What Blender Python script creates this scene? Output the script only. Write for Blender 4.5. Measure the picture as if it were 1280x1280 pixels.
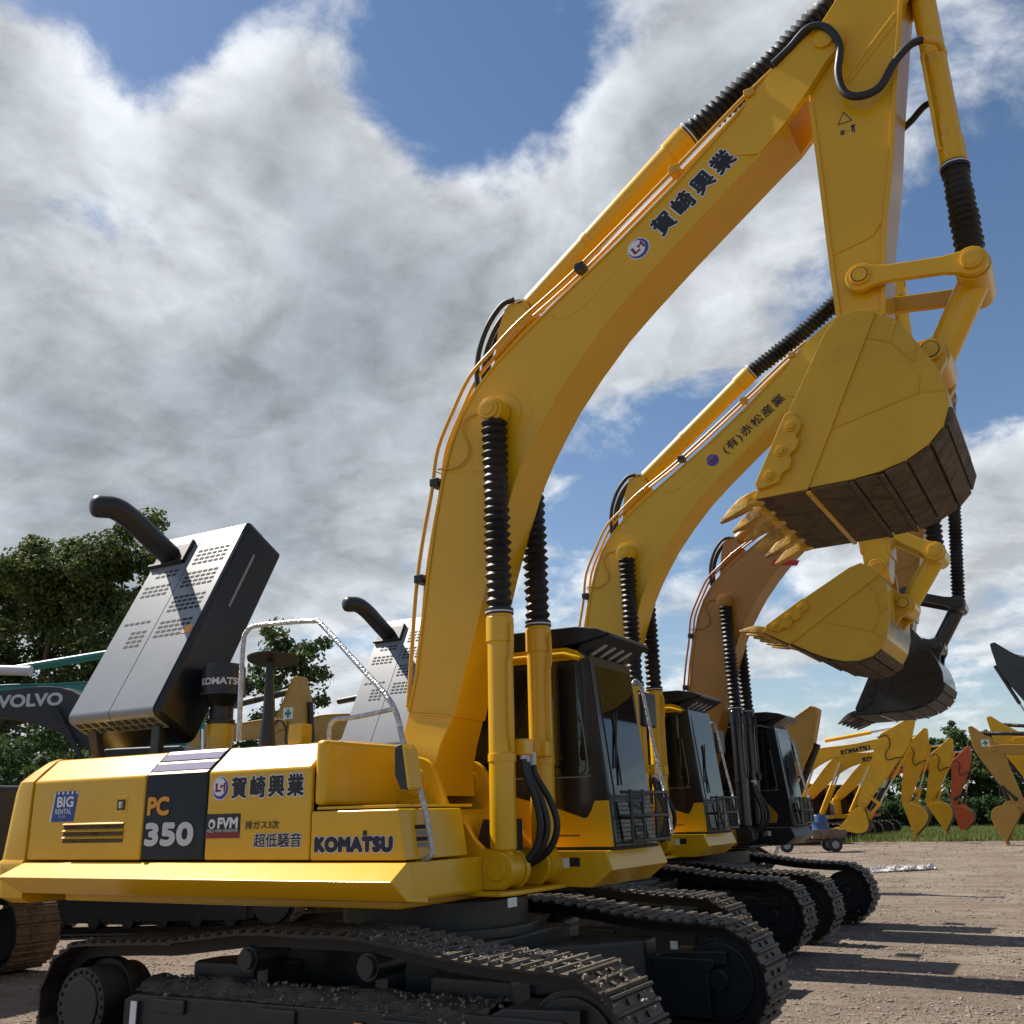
import bpy, bmesh, math, random
from mathutils import Vector, Matrix, noise
R = math.radians
rnd = random.Random(7)
scene = bpy.context.scene
for o in list(bpy.data.objects):
    bpy.data.objects.remove(o)

# ------------------------------------------------------------------ camera
CAM_POS = Vector((4.60, -6.86, 1.705))
CAM_YAW, CAM_PITCH, CAM_ROLL, CAM_F = R(119.2), R(17.26), R(-1.40), 1220 / 1280
fw = Vector((math.cos(CAM_PITCH) * math.cos(CAM_YAW), math.cos(CAM_PITCH) * math.sin(CAM_YAW), math.sin(CAM_PITCH)))
rt = Vector((math.sin(CAM_YAW), -math.cos(CAM_YAW), 0))
up = rt.cross(fw)
r2 = rt * math.cos(CAM_ROLL) + up * math.sin(CAM_ROLL)
u2 = -rt * math.sin(CAM_ROLL) + up * math.cos(CAM_ROLL)
cd = bpy.data.cameras.new('camera')
cd.sensor_width = 36
cd.sensor_fit = 'HORIZONTAL'
cd.lens = 36 * CAM_F
cd.clip_start = 0.05
cd.clip_end = 3000
cam = bpy.data.objects.new('camera', cd)
scene.collection.objects.link(cam)
cam.matrix_world = Matrix(((r2.x, u2.x, -fw.x, CAM_POS.x), (r2.y, u2.y, -fw.y, CAM_POS.y), (r2.z, u2.z, -fw.z, CAM_POS.z), (0, 0, 0, 1)))
scene.camera = cam

# ------------------------------------------------------------------ sun and sky
SUN_AZ, SUN_EL = R(179.5), R(51)          # azimuth from +X towards +Y
sun_dir = Vector((math.cos(SUN_EL) * math.cos(SUN_AZ), math.cos(SUN_EL) * math.sin(SUN_AZ), math.sin(SUN_EL)))
sl = bpy.data.lights.new('sun', 'SUN')
sl.energy = 5.0
sl.angle = R(0.55)
sl.color = (1.0, 0.93, 0.82)
so = bpy.data.objects.new('sun', sl)
scene.collection.objects.link(so)
so.rotation_euler = sun_dir.to_track_quat('Z', 'Y').to_euler()
so.location = (0, 0, 30)

world = bpy.data.worlds.new('World')
scene.world = world
world.use_nodes = True
wt = world.node_tree
wt.nodes.clear()


class NT:
    """small helper to chain shader nodes"""
    def __init__(s, tree):
        s.t = tree

    def n(s, typ, inputs=None, **props):
        nd = s.t.nodes.new(typ)
        for k, v in props.items():
            setattr(nd, k, v)
        for k, v in (inputs or {}).items():
            sock = nd.inputs[k]
            if isinstance(v, bpy.types.NodeSocket):
                s.t.links.new(v, sock)
            else:
                sock.default_value = v
        return nd

    def math(s, op, a, b=0.0, clamp=False):
        nd = s.t.nodes.new('ShaderNodeMath')
        nd.operation = op
        nd.use_clamp = clamp
        for i, v in enumerate((a, b)):
            if isinstance(v, bpy.types.NodeSocket):
                s.t.links.new(v, nd.inputs[i])
            else:
                nd.inputs[i].default_value = v
        return nd.outputs[0]

    def mix(s, fac, a, b):
        nd = s.t.nodes.new('ShaderNodeMix')
        nd.data_type = 'RGBA'
        for k, v in ((0, fac), (6, a), (7, b)):
            if isinstance(v, bpy.types.NodeSocket):
                s.t.links.new(v, nd.inputs[k])
            elif k == 0:
                nd.inputs[k].default_value = v
            else:
                nd.inputs[k].default_value = (*v[:3], 1)
        return nd.outputs[2]

    def ramp(s, fac, stops):
        nd = s.t.nodes.new('ShaderNodeValToRGB')
        el = nd.color_ramp.elements
        while len(el) < len(stops):
            el.new(0.5)
        for e, (p, c) in zip(el, stops):
            e.position = p
            e.color = (*c, 1) if len(c) == 3 else c
        s.t.links.new(fac, nd.inputs[0])
        return nd.outputs[0]


def pix_dir(x, y):
    d = fw + r2 * ((x - 640) / 1220) - u2 * ((y - 640) / 1220)
    return d.normalized()


w = NT(wt)
sky = w.n('ShaderNodeTexSky', sky_type='NISHITA', sun_disc=False, sun_elevation=SUN_EL,
          sun_rotation=math.pi / 2 - SUN_AZ, air_density=1.0, dust_density=0.3, ozone_density=1.6)
tc = w.n('ShaderNodeTexCoord')
sep = w.n('ShaderNodeSeparateXYZ', {0: tc.outputs['Generated']})
den = w.math('ADD', w.math('MAXIMUM', sep.outputs[2], 0.0), 0.32)
px = w.math('DIVIDE', sep.outputs[0], den)
py = w.math('DIVIDE', sep.outputs[1], den)
plane = w.n('ShaderNodeCombineXYZ', {0: px, 1: py, 2: 0.35})
warp = w.n('ShaderNodeTexNoise', {'Vector': plane.outputs[0], 'Scale': 2.2, 'Detail': 3.0})
wv = w.n('ShaderNodeVectorMath', {0: warp.outputs['Color'], 1: (.5, .5, .5)}, operation='SUBTRACT').outputs[0]
wv = w.n('ShaderNodeVectorMath', {0: wv, 'Scale': .22}, operation='SCALE').outputs[0]
wp = w.n('ShaderNodeVectorMath', {0: plane.outputs[0], 1: wv}, operation='ADD').outputs[0]
sp2 = Vector((sun_dir.x, sun_dir.y)).normalized()


def cloud_noise(vec):
    a = w.n('ShaderNodeTexNoise', {'Vector': vec, 'Scale': 2.3, 'Detail': 3.0, 'Roughness': 0.5}).outputs[0]
    b = w.n('ShaderNodeTexNoise', {'Vector': vec, 'Scale': 6.5, 'Detail': 9.0, 'Roughness': 0.60}).outputs[0]
    return w.math('ADD', w.math('MULTIPLY', a, .62), w.math('MULTIPLY', b, .58))


dens = cloud_noise(wp)
off = w.n('ShaderNodeVectorMath', {0: wp, 1: (sp2.x * .055 + .01, sp2.y * .055 - .03, 0)}, operation='ADD').outputs[0]
relief = w.math('SUBTRACT', dens, cloud_noise(off))
shade = w.n('ShaderNodeTexNoise', {'Vector': wp, 'Scale': 3.0, 'Detail': 5.0, 'Roughness': 0.55})
# cloud banks: direction, width (degrees), weight
for (cx, cy, wd, wgt) in [(150, 480, 14, .24), (380, 600, 13, .22), (450, 340, 8, .18), (330, 170, 5, .20), (640, 310, 8, .17), (880, 110, 6, .24), (980, 320, 7, .14), (760, 400, 6, .10),
                          (20, 150, 5.5, .26), (1275, 610, 5, .22), (1180, 690, 7, .10), (120, 720, 9, .14), (1270, 200, 5, .08), (1000, 820, 8, .08),
                          (570, 70, 7, -.20), (220, 20, 6, -.20), (800, 580, 6, -.16), (1210, 430, 7, -.14), (150, 95, 2.5, -.10), (760, 20, 4, -.10)]:
    d = pix_dir(cx, cy)
    dot = w.n('ShaderNodeVectorMath', {0: tc.outputs['Generated'], 1: d}, operation='DOT_PRODUCT').outputs['Value']
    k = 1.0 / (1 - math.cos(R(wd)))
    g = w.math('EXPONENT', w.math('MULTIPLY', w.math('SUBTRACT', dot, 1.0), k))
    dens = w.math('ADD', dens, w.math('MULTIPLY', g, wgt))
cover = w.n('ShaderNodeMapRange', {'Value': dens, 'From Min': 0.60, 'From Max': 0.76}, interpolation_type='SMOOTHSTEP').outputs[0]
thick = w.n('ShaderNodeMapRange', {'Value': w.math('ADD', dens, w.math('MULTIPLY', w.math('SUBTRACT', shade.outputs[0], .5), .55)), 'From Min': 0.62, 'From Max': 1.12}).outputs[0]
ccol = w.ramp(thick, [(0.0, (6.6, 6.8, 7.0)), (0.30, (5.3, 5.6, 5.9)), (0.65, (3.7, 4.0, 4.3)), (1.0, (2.7, 3.0, 3.3))])
lit = w.n('ShaderNodeMapRange', {'Value': relief, 'From Min': -.10, 'From Max': .10, 'To Min': .72, 'To Max': 1.30}).outputs[0]
ccol = w.n('ShaderNodeVectorMath', {0: ccol, 'Scale': lit}, operation='SCALE').outputs[0]
skyc = w.n('ShaderNodeHueSaturation', {'Color': sky.outputs[0], 'Saturation': 1.10, 'Value': 0.88}).outputs[0]
# thin haze veil of the lower sky, all round the horizon
veil = w.math('MULTIPLY', w.math('POWER', w.math('SUBTRACT', 1.0, w.math('MAXIMUM', sep.outputs[2], 0.0)), 5.0), 0.35)
skyc = w.mix(veil, skyc, (4.6, 5.2, 5.9))
col = w.mix(w.math('MULTIPLY', cover, 0.95), skyc, ccol)
bg = w.n('ShaderNodeBackground', {'Color': col, 'Strength': 0.082})
wo = w.n('ShaderNodeOutputWorld', {'Surface': bg.outputs[0]})

vs = scene.view_settings
vs.view_transform = 'Standard'
vs.look = 'None'
vs.exposure = 0.60
vs.gamma = 1.0
vs.use_curve_mapping = False
scene.render.engine = 'CYCLES'
scene.render.resolution_x = scene.render.resolution_y = 1024

# ------------------------------------------------------------------ materials
MATS = {}


def mat(name, color, rough=0.5, metal=0.0, coat=0.0, var=0.0, vscale=3.0, dirt=0.0, dirt_col=(0.16, 0.11, 0.065), dscale=2.2, dust=0.0,
        bump=0.0, bscale=40.0, spec=0.5, dlo=0.5, dhi=0.75):
    if name in MATS:
        return MATS[name]
    m = bpy.data.materials.new(name)
    m.use_nodes = True
    t = NT(m.node_tree)
    b = m.node_tree.nodes['Principled BSDF']
    b.inputs['Metallic'].default_value = metal
    b.inputs['Roughness'].default_value = rough
    b.inputs['Coat Weight'].default_value = coat
    b.inputs['Coat Roughness'].default_value = 0.08
    b.inputs['Specular IOR Level'].default_value = spec
    b.inputs['Base Color'].default_value = (*color, 1)
    tcn = t.n('ShaderNodeTexCoord').outputs['Object']
    c = None
    if var:
        n = t.n('ShaderNodeTexNoise', {'Vector': tcn, 'Scale': vscale, 'Detail': 5.0})
        lo = tuple(x * (1 - var) for x in color)
        hi = tuple(min(1, x * (1 + var * .6)) for x in color)
        c = t.ramp(n.outputs[0], [(0.3, lo), (0.7, hi)])
    rr = None
    if dirt:
        n = t.n('ShaderNodeTexNoise', {'Vector': tcn, 'Scale': dscale, 'Detail': 10.0, 'Roughness': 0.66})
        f = t.n('ShaderNodeMapRange', {'Value': n.outputs[0], 'From Min': dlo, 'From Max': dhi, 'To Max': dirt}).outputs[0]
        c = t.mix(f, c if c is not None else color, dirt_col)
        rr = t.math('ADD', rough, t.math('MULTIPLY', f, 0.45), True)
    if dust:
        geo = t.n('ShaderNodeNewGeometry')
        sp = t.n('ShaderNodeSeparateXYZ', {0: geo.outputs['Normal']})
        n = t.n('ShaderNodeTexNoise', {'Vector': tcn, 'Scale': 6.0, 'Detail': 8.0, 'Roughness': .7})
        f = t.math('MULTIPLY', t.math('MULTIPLY', t.math('MAXIMUM', sp.outputs[2], 0.0), n.outputs[0]), dust * 1.6, True)
        c = t.mix(f, c if c is not None else color, (0.22, 0.17, 0.115))
        rr = t.math('ADD', rr if rr is not None else rough, t.math('MULTIPLY', f, 0.5), True)
    if c is not None:
        m.node_tree.links.new(c, b.inputs['Base Color'])
    if rr is not None:
        m.node_tree.links.new(rr, b.inputs['Roughness'])
    elif rough < .6 and metal < .5:
        n = t.n('ShaderNodeTexNoise', {'Vector': tcn, 'Scale': 5.0, 'Detail': 6.0})
        f = t.n('ShaderNodeMapRange', {'Value': n.outputs[0], 'To Min': rough * .75, 'To Max': rough * 1.35}).outputs[0]
        m.node_tree.links.new(f, b.inputs['Roughness'])
    if bump:
        n = t.n('ShaderNodeTexNoise', {'Vector': tcn, 'Scale': bscale, 'Detail': 6.0})
        bn = t.n('ShaderNodeBump', {'Height': n.outputs[0], 'Strength': bump, 'Distance': 0.02})
        m.node_tree.links.new(bn.outputs[0], b.inputs['Normal'])
    MATS[name] = m
    return m


YEL = (0.68, 0.375, 0.006)
M_yel = mat('yellow_paint', YEL, .28, coat=.15, spec=.4, var=.07, vscale=1.1, bump=.025, bscale=7, dirt=.22, dirt_col=(.40, .20, .02), dscale=1.6, dlo=.58, dhi=.85)
M_yel2 = mat('yellow_paint_second', (0.69, 0.405, 0.008), .30, coat=.12, spec=.4, var=.08, vscale=1.2, bump=.025, bscale=7, dirt=.22, dirt_col=(.42, .22, .02), dscale=1.1, dlo=.55, dhi=.9)
M_must = mat('mustard_brown_paint', (0.43, 0.19, 0.012), .36, coat=.15, var=.12, vscale=1.4, dirt=.3, dirt_col=(.2, .1, .03), bump=.04, bscale=16)
M_mustfar = mat('mustard_paint_worn', (0.46, 0.245, 0.03), .45, var=.15, vscale=1.2, dirt=.55, dirt_col=(.22, .13, .05), dscale=1.2)
M_yelfar = mat('yellow_paint_plain', (0.72, 0.385, 0.012), .42, spec=.35, var=.10, vscale=.9, dirt=.3, dirt_col=(.35, .2, .04), dscale=1.2)
M_bucket = mat('bucket_yellow_paint', (0.61, 0.345, 0.007), .36, coat=.08, spec=.4, var=.12, vscale=1.6, dirt=.35, dirt_col=(.3, .15, .03), dscale=2.0, dlo=.52, bump=.06, bscale=22)
M_wear_shade = mat('worn_steel_and_recess_shade', (0.145, 0.090, 0.036), .65, var=.35, vscale=9, dirt=1.0, dirt_col=(.062, .043, .029), dscale=9.0, dlo=.34, dhi=.62, bump=.4, bscale=35)  # worn steel; also the painted shade of latch pocket, louvres and door crease
M_wearblk = mat('worn_black_steel', (0.035, 0.032, 0.03), .6, var=.3, vscale=3, dirt=.85, dirt_col=(.12, .085, .055), dscale=3.0, dlo=.42, bump=.25, bscale=30)
M_black = mat('black_plastic', (0.012, 0.013, 0.014), .42, var=.2, dust=.25)
M_blackpaint = mat('black_gloss_paint', (0.012, 0.013, 0.015), .28, coat=.3, var=.2, dust=.15)
M_rubber = mat('bellows_rubber', (0.007, 0.0075, 0.008), .5, dust=.06)
M_hose = mat('hose_rubber', (0.012, 0.012, 0.013), .5)
M_tooth = mat('tooth_yellow_worn', (0.55, 0.30, 0.02), .5, var=.2, vscale=6, dirt=.9, dirt_col=(.07, .045, .03), dscale=7, dlo=.46, dhi=.66, bump=.2, bscale=40)
M_dark = mat('gap_shade_and_dark_parts', (0.02, 0.02, 0.02), .8)  # near-black painted as shade in bay, gaps and slots; also dark seals
M_under = mat('undercarriage_dark_green', (0.006, 0.010, 0.013), .40, var=.25, dirt=.55, dirt_col=(.075, .058, .042), dscale=3.4, dlo=.60, dhi=.82, dust=.5, bump=.1)
M_shoe = mat('track_shoe_steel', (0.032, 0.027, 0.024), .42, metal=.45, var=.4, vscale=5, dirt=.85, dirt_col=(.105, .08, .06), dscale=6.0, dlo=.50, dhi=.68, dust=.75, bump=.35, bscale=45)
M_mudshoe = mat('muddy_track_steel', (0.085, 0.052, 0.034), .8, var=.3, vscale=4, dirt=.9, dirt_col=(.15, .10, .065), dscale=4, dlo=.4, dhi=.6, dust=.4, bump=.5, bscale=25)
M_chain = mat('track_chain_steel', (0.010, 0.009, 0.009), .6, metal=.2, dust=.25)
M_grey = mat('engine_hood_grey', (0.20, 0.215, 0.235), .40, coat=.15, var=.08, dust=.06)
M_greydark = mat('engine_hood_dark_side', (0.010, 0.011, 0.012), .35, dust=.08)
M_silver = mat('bubble_wrap_silver', (0.55, 0.56, 0.57), .28, metal=.55, bump=.9, bscale=55, var=.35, vscale=30)
M_chrome = mat('chromed_rod', (0.6, 0.6, 0.6), .12, metal=1.0)
M_white = mat('white_print', (0.72, 0.72, 0.72), .5)
M_silverprint = mat('silver_print', (0.55, 0.55, 0.57), .4)
M_navy = mat('navy_print', (0.007, 0.007, 0.03), .5)
M_ink = mat('black_print', (0.012, 0.012, 0.013), .5)
M_badge = mat('badge_panel_dark', (0.014, 0.020, 0.028), .55, spec=.3)
M_purple = mat('purple_stripe', (0.085, 0.07, 0.17), .65, spec=.2)
M_orange = mat('orange_print', (0.75, 0.30, 0.012), .45)
M_red = mat('dark_red_print', (0.22, 0.012, 0.02), .5)
M_redb = mat('red_stripe', (0.50, 0.02, 0.03), .5)
M_blue = mat('blue_print', (0.012, 0.045, 0.24), .45)
M_bluep = mat('violet_blue_print', (0.06, 0.05, 0.30), .45)
M_green = mat('green_print', (0.01, 0.22, 0.09), .5)
M_teal = mat('teal_paint', (0.01, 0.17, 0.15), .35, coat=.2, var=.15, dirt=.3)
M_volvo = mat('charcoal_paint', (0.028, 0.030, 0.033), .4, var=.15, dust=.15)
M_orangep = mat('orange_red_paint', (0.55, 0.10, 0.025), .45, var=.15)
M_barrel = mat('blue_barrel_plastic', (0.03, 0.085, 0.22), .4, var=.2, dirt=.4)
M_rust = mat('rusty_cart_steel', (0.17, 0.11, 0.07), .8, var=.35, vscale=6, dirt=.6, dscale=5)
M_tyre = mat('tyre_rubber', (0.02, 0.02, 0.02), .8, dust=.8)
M_sheet = mat('crumpled_white_sheet', (0.55, 0.53, 0.50), .7, var=.2, vscale=6)
M_stick = mat('sticker_yellow', (0.60, 0.36, 0.03), .5)
M_soil = mat('dry_mud', (.115, .088, .064), .95, var=.45, vscale=14, dirt=.7, dirt_col=(.045, .034, .026), dscale=7, bump=.8, bscale=60)
M_glass = mat('tinted_cab_glass', (0.006, 0.008, 0.009), .04, spec=.6)
M_gasket = mat('window_gasket_line', (0.22, 0.23, 0.24), .4)
M_pipe = mat('yellow_steel_pipe', (0.60, 0.31, 0.012), .3, coat=.2)
M_pipebr = mat('brown_steel_pipe', (0.36, 0.14, 0.03), .3, coat=.2)
M_pale = mat('pale_lens_and_slot', (0.5, 0.5, 0.48), .15)
M_stone = mat('gravel_stones', (0.24, 0.20, 0.165), .85, var=.6, vscale=7)

# ------------------------------------------------------------------ mesh helpers
COL = scene.collection


def new_obj(name, me, parent=None, matl=None):
    o = bpy.data.objects.new(name, me)
    COL.objects.link(o)
    if parent is not None:
        o.parent = parent
    if matl is not None:
        me.materials.clear()
        me.materials.append(matl)
    return o


def finish(bm, smooth=35, bevel=0.0, seg=2, bangle=30):
    bmesh.ops.recalc_face_normals(bm, faces=bm.faces)
    if bevel:
        bm.normal_update()
        ed = [e for e in bm.edges if len(e.link_faces) == 2 and e.calc_face_angle(0) > R(bangle)]
        if ed:
            bmesh.ops.bevel(bm, geom=ed, offset=bevel, segments=seg, profile=.5, affect='EDGES', clamp_overlap=True)
    me = bpy.data.meshes.new('m')
    if smooth:
        for f in bm.faces:
            f.smooth = True
    bm.to_mesh(me)
    bm.free()
    if smooth:
        me.set_sharp_from_angle(angle=R(smooth))
    return me


def thing(name, label, cat, loc=(0, 0, 0), rotz=0, group=None):
    o = bpy.data.objects.new(name, None)
    COL.objects.link(o)
    o.empty_display_size = .3
    o.location = loc
    o.rotation_euler = (0, 0, rotz)
    tag(o, label, cat, group)
    return o


def tag(o, label, cat, group=None):
    o['label'] = label
    o['category'] = cat
    if group:
        o['group'] = group


def part(name, bm, m, parent, smooth=35, bevel=0.0, seg=2, label=None):
    me = finish(bm, smooth, bevel, seg)
    o = new_obj(name, me, parent, m)
    if bevel and smooth and smooth <= 40:
        wn = o.modifiers.new('flat_faces', 'WEIGHTED_NORMAL')
        wn.keep_sharp = True
        wn.weight = 60
    if label:
        o['label'] = label
    return o


def add_prism(bm, pts, y0, y1, axis='y'):
    """polygon pts in XZ (axis y), YZ (axis x) or XY (axis z), extruded between y0 and y1"""
    def v(p, h):
        if axis == 'y':
            return (p[0], h, p[1])
        if axis == 'x':
            return (h, p[0], p[1])
        return (p[0], p[1], h)
    a = [bm.verts.new(v(p, y0)) for p in pts]
    b = [bm.verts.new(v(p, y1)) for p in pts]
    n = len(pts)
    bm.faces.new(a)
    bm.faces.new(b[::-1])
    for i in range(n):
        bm.faces.new((a[i], b[i], b[(i + 1) % n], a[(i + 1) % n]))
    return bm


def prism(pts, y0, y1, axis='y'):
    return add_prism(bmesh.new(), pts, y0, y1, axis)


def add_box(bm, x0, x1, y0, y1, z0, z1):
    return add_prism(bm, [(x0, y0), (x1, y0), (x1, y1), (x0, y1)], z0, z1, 'z')


def box(*a):
    return add_box(bmesh.new(), *a)


def frame_of(d):
    d = d.normalized()
    a = Vector((0, 1, 0)) if abs(d.y) < .9 else Vector((0, 0, 1))
    s = d.cross(a).normalized()
    return s, d.cross(s).normalized()


def add_tube(bm, path, r, seg=10, caps=True, radii=None):
    path = [Vector(p) for p in path]
    rings = []
    prev = None
    for i, p in enumerate(path):
        if i == 0:
            d = path[1] - p
        elif i == len(path) - 1:
            d = p - path[i - 1]
        else:
            d = (path[i + 1] - p).normalized() + (p - path[i - 1]).normalized()
        d.normalize()
        if prev is None:
            s, t = frame_of(d)
        else:
            s = (prev - d * prev.dot(d)).normalized()
            t = d.cross(s)
        prev = s
        rr = radii[i] if radii else r
        rings.append([bm.verts.new(p + (s * math.cos(2 * math.pi * k / seg) + t * math.sin(2 * math.pi * k / seg)) * rr) for k in range(seg)])
    for a, b in zip(rings, rings[1:]):
        for k in range(seg):
            bm.faces.new((a[k], a[(k + 1) % seg], b[(k + 1) % seg], b[k]))
    if caps:
        bm.faces.new(rings[0][::-1])
        bm.faces.new(rings[-1])
    return bm


def tube(path, r, seg=10, radii=None):
    return add_tube(bmesh.new(), path, r, seg, True, radii)


def smooth_path(pts, n=6):
    """Catmull-Rom"""
    pts = [Vector(p) for p in pts]
    P = [pts[0] * 2 - pts[1]] + pts + [pts[-1] * 2 - pts[-2]]
    out = []
    for i in range(1, len(P) - 2):
        for k in range(n):
            t = k / n
            a, b, c, d = P[i - 1], P[i], P[i + 1], P[i + 2]
            out.append(.5 * ((2 * b) + (c - a) * t + (2 * a - 5 * b + 4 * c - d) * t * t + (3 * b - a - 3 * c + d) * t ** 3))
    out.append(pts[-1])
    return out


def add_disc_y(bm, x, z, r, y0, y1, seg=28):
    """short cylinder with its axis along Y"""
    return add_prism(bm, [(x + r * math.cos(2 * math.pi * k / seg), z + r * math.sin(2 * math.pi * k / seg)) for k in range(seg)], y0, y1)


def bellows(p0, p1, r, pleats, seg=22, sag=0.0, neck=.82):
    p0, p1 = Vector(p0), Vector(p1)
    path, radii = [], []
    n = pleats * 4
    bend = Vector((0, 0, -1))
    for i in range(n + 1):
        t = i / n
        path.append(p0.lerp(p1, t) + bend * sag * 4 * t * (1 - t))
        ph = i % 4
        jit = 1 + .035 * math.sin(i * 1.7) + .03 * math.sin(i * .43)
        radii.append(r * jit * (1.0 if ph == 2 else (.5 * (1 + neck) if ph in (1, 3) else neck)))
    return tube(path, r, seg, radii)


def text_mesh(body, size, offset=0.0, shear=0.0, spacing=1.0, xscale=1.0, extrude=0.0, res=5):
    cu = bpy.data.curves.new('txt', 'FONT')
    cu.body = body
    cu.size = size
    cu.offset = offset
    cu.shear = shear
    cu.space_character = spacing
    cu.extrude = extrude
    cu.resolution_u = res
    cu.align_x = 'CENTER'
    cu.align_y = 'CENTER'
    cu.fill_mode = 'BOTH'
    o = bpy.data.objects.new('txt', cu)
    COL.objects.link(o)
    dg = bpy.context.evaluated_depsgraph_get()
    dg.update()
    me = bpy.data.meshes.new_from_object(o.evaluated_get(dg))
    bpy.data.objects.remove(o)
    bpy.data.curves.remove(cu)
    if len(me.vertices):
        xs = [v.co.x for v in me.vertices]
        ys = [v.co.y for v in me.vertices]
        cx, cy = (min(xs) + max(xs)) / 2, (min(ys) + max(ys)) / 2
        for v in me.vertices:
            v.co.x = (v.co.x - cx) * xscale
            v.co.y -= cy
    return me


def fit_text(body, width, height, **kw):
    """lettering scaled to a given width and height in metres"""
    me = text_mesh(body, 1.0, **kw)
    xs = [v.co.x for v in me.vertices]
    ys = [v.co.y for v in me.vertices]
    sx = width / max(1e-6, max(xs) - min(xs))
    sy = height / max(1e-6, max(ys) - min(ys))
    for v in me.vertices:
        v.co.x *= sx
        v.co.y *= sy
        v.co.z = v.co.z * 0.001
    return me


def on_side(me, x, y, z, rot=0.0, name='lettering', m=None, parent=None):
    """lay a flat XY mesh on a face that looks towards -Y"""
    o = new_obj(name, me, parent, m)
    o.matrix_local = Matrix.Translation((x, y, z)) @ Matrix.Rotation(-rot, 4, 'Y') @ Matrix.Rotation(R(90), 4, 'X')
    return o


def thicken(me, rad, n=8):
    """bolder strokes: the same letters repeated in a ring, each a hair higher"""
    if rad <= 0:
        return me
    vs_, fs_ = [], []
    base = [(v.co.x, v.co.y, v.co.z) for v in me.vertices]
    polys = [tuple(p.vertices) for p in me.polygons]
    for k in range(n):
        a = 2 * math.pi * k / n
        o = len(vs_)
        vs_ += [(x + rad * math.cos(a), y + rad * math.sin(a), z + k * .00015) for x, y, z in base]
        fs_ += [tuple(i + o for i in p) for p in polys]
    out = bpy.data.meshes.new('letters')
    out.from_pydata(vs_, [], fs_)
    return out


def side_word(body, x, y, z, width, height, m, parent, rot=0.0, off=0.0, outline=0.0, name='lettering', shear=0.0, omat=None, bold=0.0, spacing=1.0):
    w0, h0 = width - 2 * bold, height - 2 * bold
    if outline:
        on_side(thicken(fit_text(body, w0, h0, offset=off, shear=shear, spacing=spacing), bold + outline, 10), x, y - .0015, z, rot, 'lettering_outline', omat or M_white, parent)
    return on_side(thicken(fit_text(body, w0, h0, offset=off, shear=shear, spacing=spacing), bold), x, y - .004, z, rot, name, m, parent)


def flat_poly(pts):
    bm = bmesh.new()
    bm.faces.new([bm.verts.new((p[0], p[1], 0)) for p in pts])
    me = bpy.data.meshes.new('m')
    bm.to_mesh(me)
    bm.free()
    return me


def circ(r, n=32, cx=0, cy=0, sx=1):
    return [(cx + sx * r * math.cos(2 * math.pi * k / n), cy + r * math.sin(2 * math.pi * k / n)) for k in range(n)]


def emblem(x, y, z, r, parent, rot=0.0, second=False):
    """round company emblem"""
    def at(me, dx, dz, dy, nm, m):
        c, s = math.cos(rot), math.sin(rot)
        return on_side(me, x + c * dx - s * dz, y - dy, z + s * dx + c * dz, rot, nm, m, parent)
    if second:
        at(flat_poly(circ(r)), 0, 0, .002, 'emblem_disc', M_bluep)
        at(flat_poly([(-r * .75, -r * .1), (r * .75, -r * .1), (r * .75, r * .14), (-r * .75, r * .14)]), 0, 0, .0035, 'emblem_mark', M_red)
        return
    at(flat_poly(circ(r * 1.1)), 0, 0, .0015, 'emblem_rim', M_white)
    at(flat_poly(circ(r)), 0, 0, .003, 'emblem_disc', M_bluep)
    at(flat_poly(circ(r * .82, cx=-r * .1, cy=r * .12)), 0, 0, .0045, 'emblem_field', M_white)
    a = r
    at(flat_poly([(-.62 * a, -.32 * a), (.1 * a, -.32 * a), (.1 * a, -.12 * a), (-.36 * a, -.12 * a), (-.36 * a, .48 * a), (-.62 * a, .48 * a)]), 0, 0, .006, 'emblem_mark', M_red)
    at(flat_poly([(.0 * a, .02 * a), (.24 * a, .02 * a), (.24 * a, .15 * a), (.42 * a, .15 * a), (.42 * a, -.3 * a), (.64 * a, -.3 * a), (.64 * a, .5 * a), (.42 * a, .5 * a), (.42 * a, .3 * a), (.0 * a, .3 * a)]), 0, 0, .006, 'emblem_mark', M_red)

# ------------------------------------------------------------------ excavator geometry (metres, machine frame: X forward, Y to its left, Z up)
YC = -0.10                                     # centre line of boom, arm and bucket
PF, PT, PC, PS = (0.148, 1.962), (3.797, 7.302), (0.85, 4.888), (0.86, 1.335)
PL, PK, PH, PB = (3.811, 5.244), (4.511, 5.147), (4.177, 4.571), (3.77, 4.82)
PBASE = (4.505, 7.72)
BOOM_U = [(-.10, 1.86), (-.09, 2.08), (-.08, 2.30), (-.05, 2.52), (.01, 2.80), (.06, 3.16), (.13, 3.65), (.20, 4.09), (.28, 4.46), (.355, 4.72), (.47, 4.98),
          (.62, 5.19), (.82, 5.38), (1.10, 5.58), (1.42, 5.79), (1.99, 6.15), (2.53, 6.53), (2.91, 6.84), (3.24, 7.11), (3.46, 7.27), (3.68, 7.40)]
BOOM_L = [(.25, 1.86), (.24, 2.06), (.29, 2.25), (.38, 2.45), (.46, 2.74), (.58, 3.11), (.73, 3.60), (.86, 3.98), (.98, 4.29), (1.11, 4.54), (1.235, 4.74),
          (1.38, 4.95), (1.60, 5.21), (1.86, 5.48), (2.12, 5.70), (2.50, 6.00), (2.90, 6.30), (3.21, 6.53), (3.44, 6.71), (3.62, 6.90), (3.80, 7.12)]
BOOM_HW = [.29, .285, .27, .225] + [.21] * 17
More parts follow.
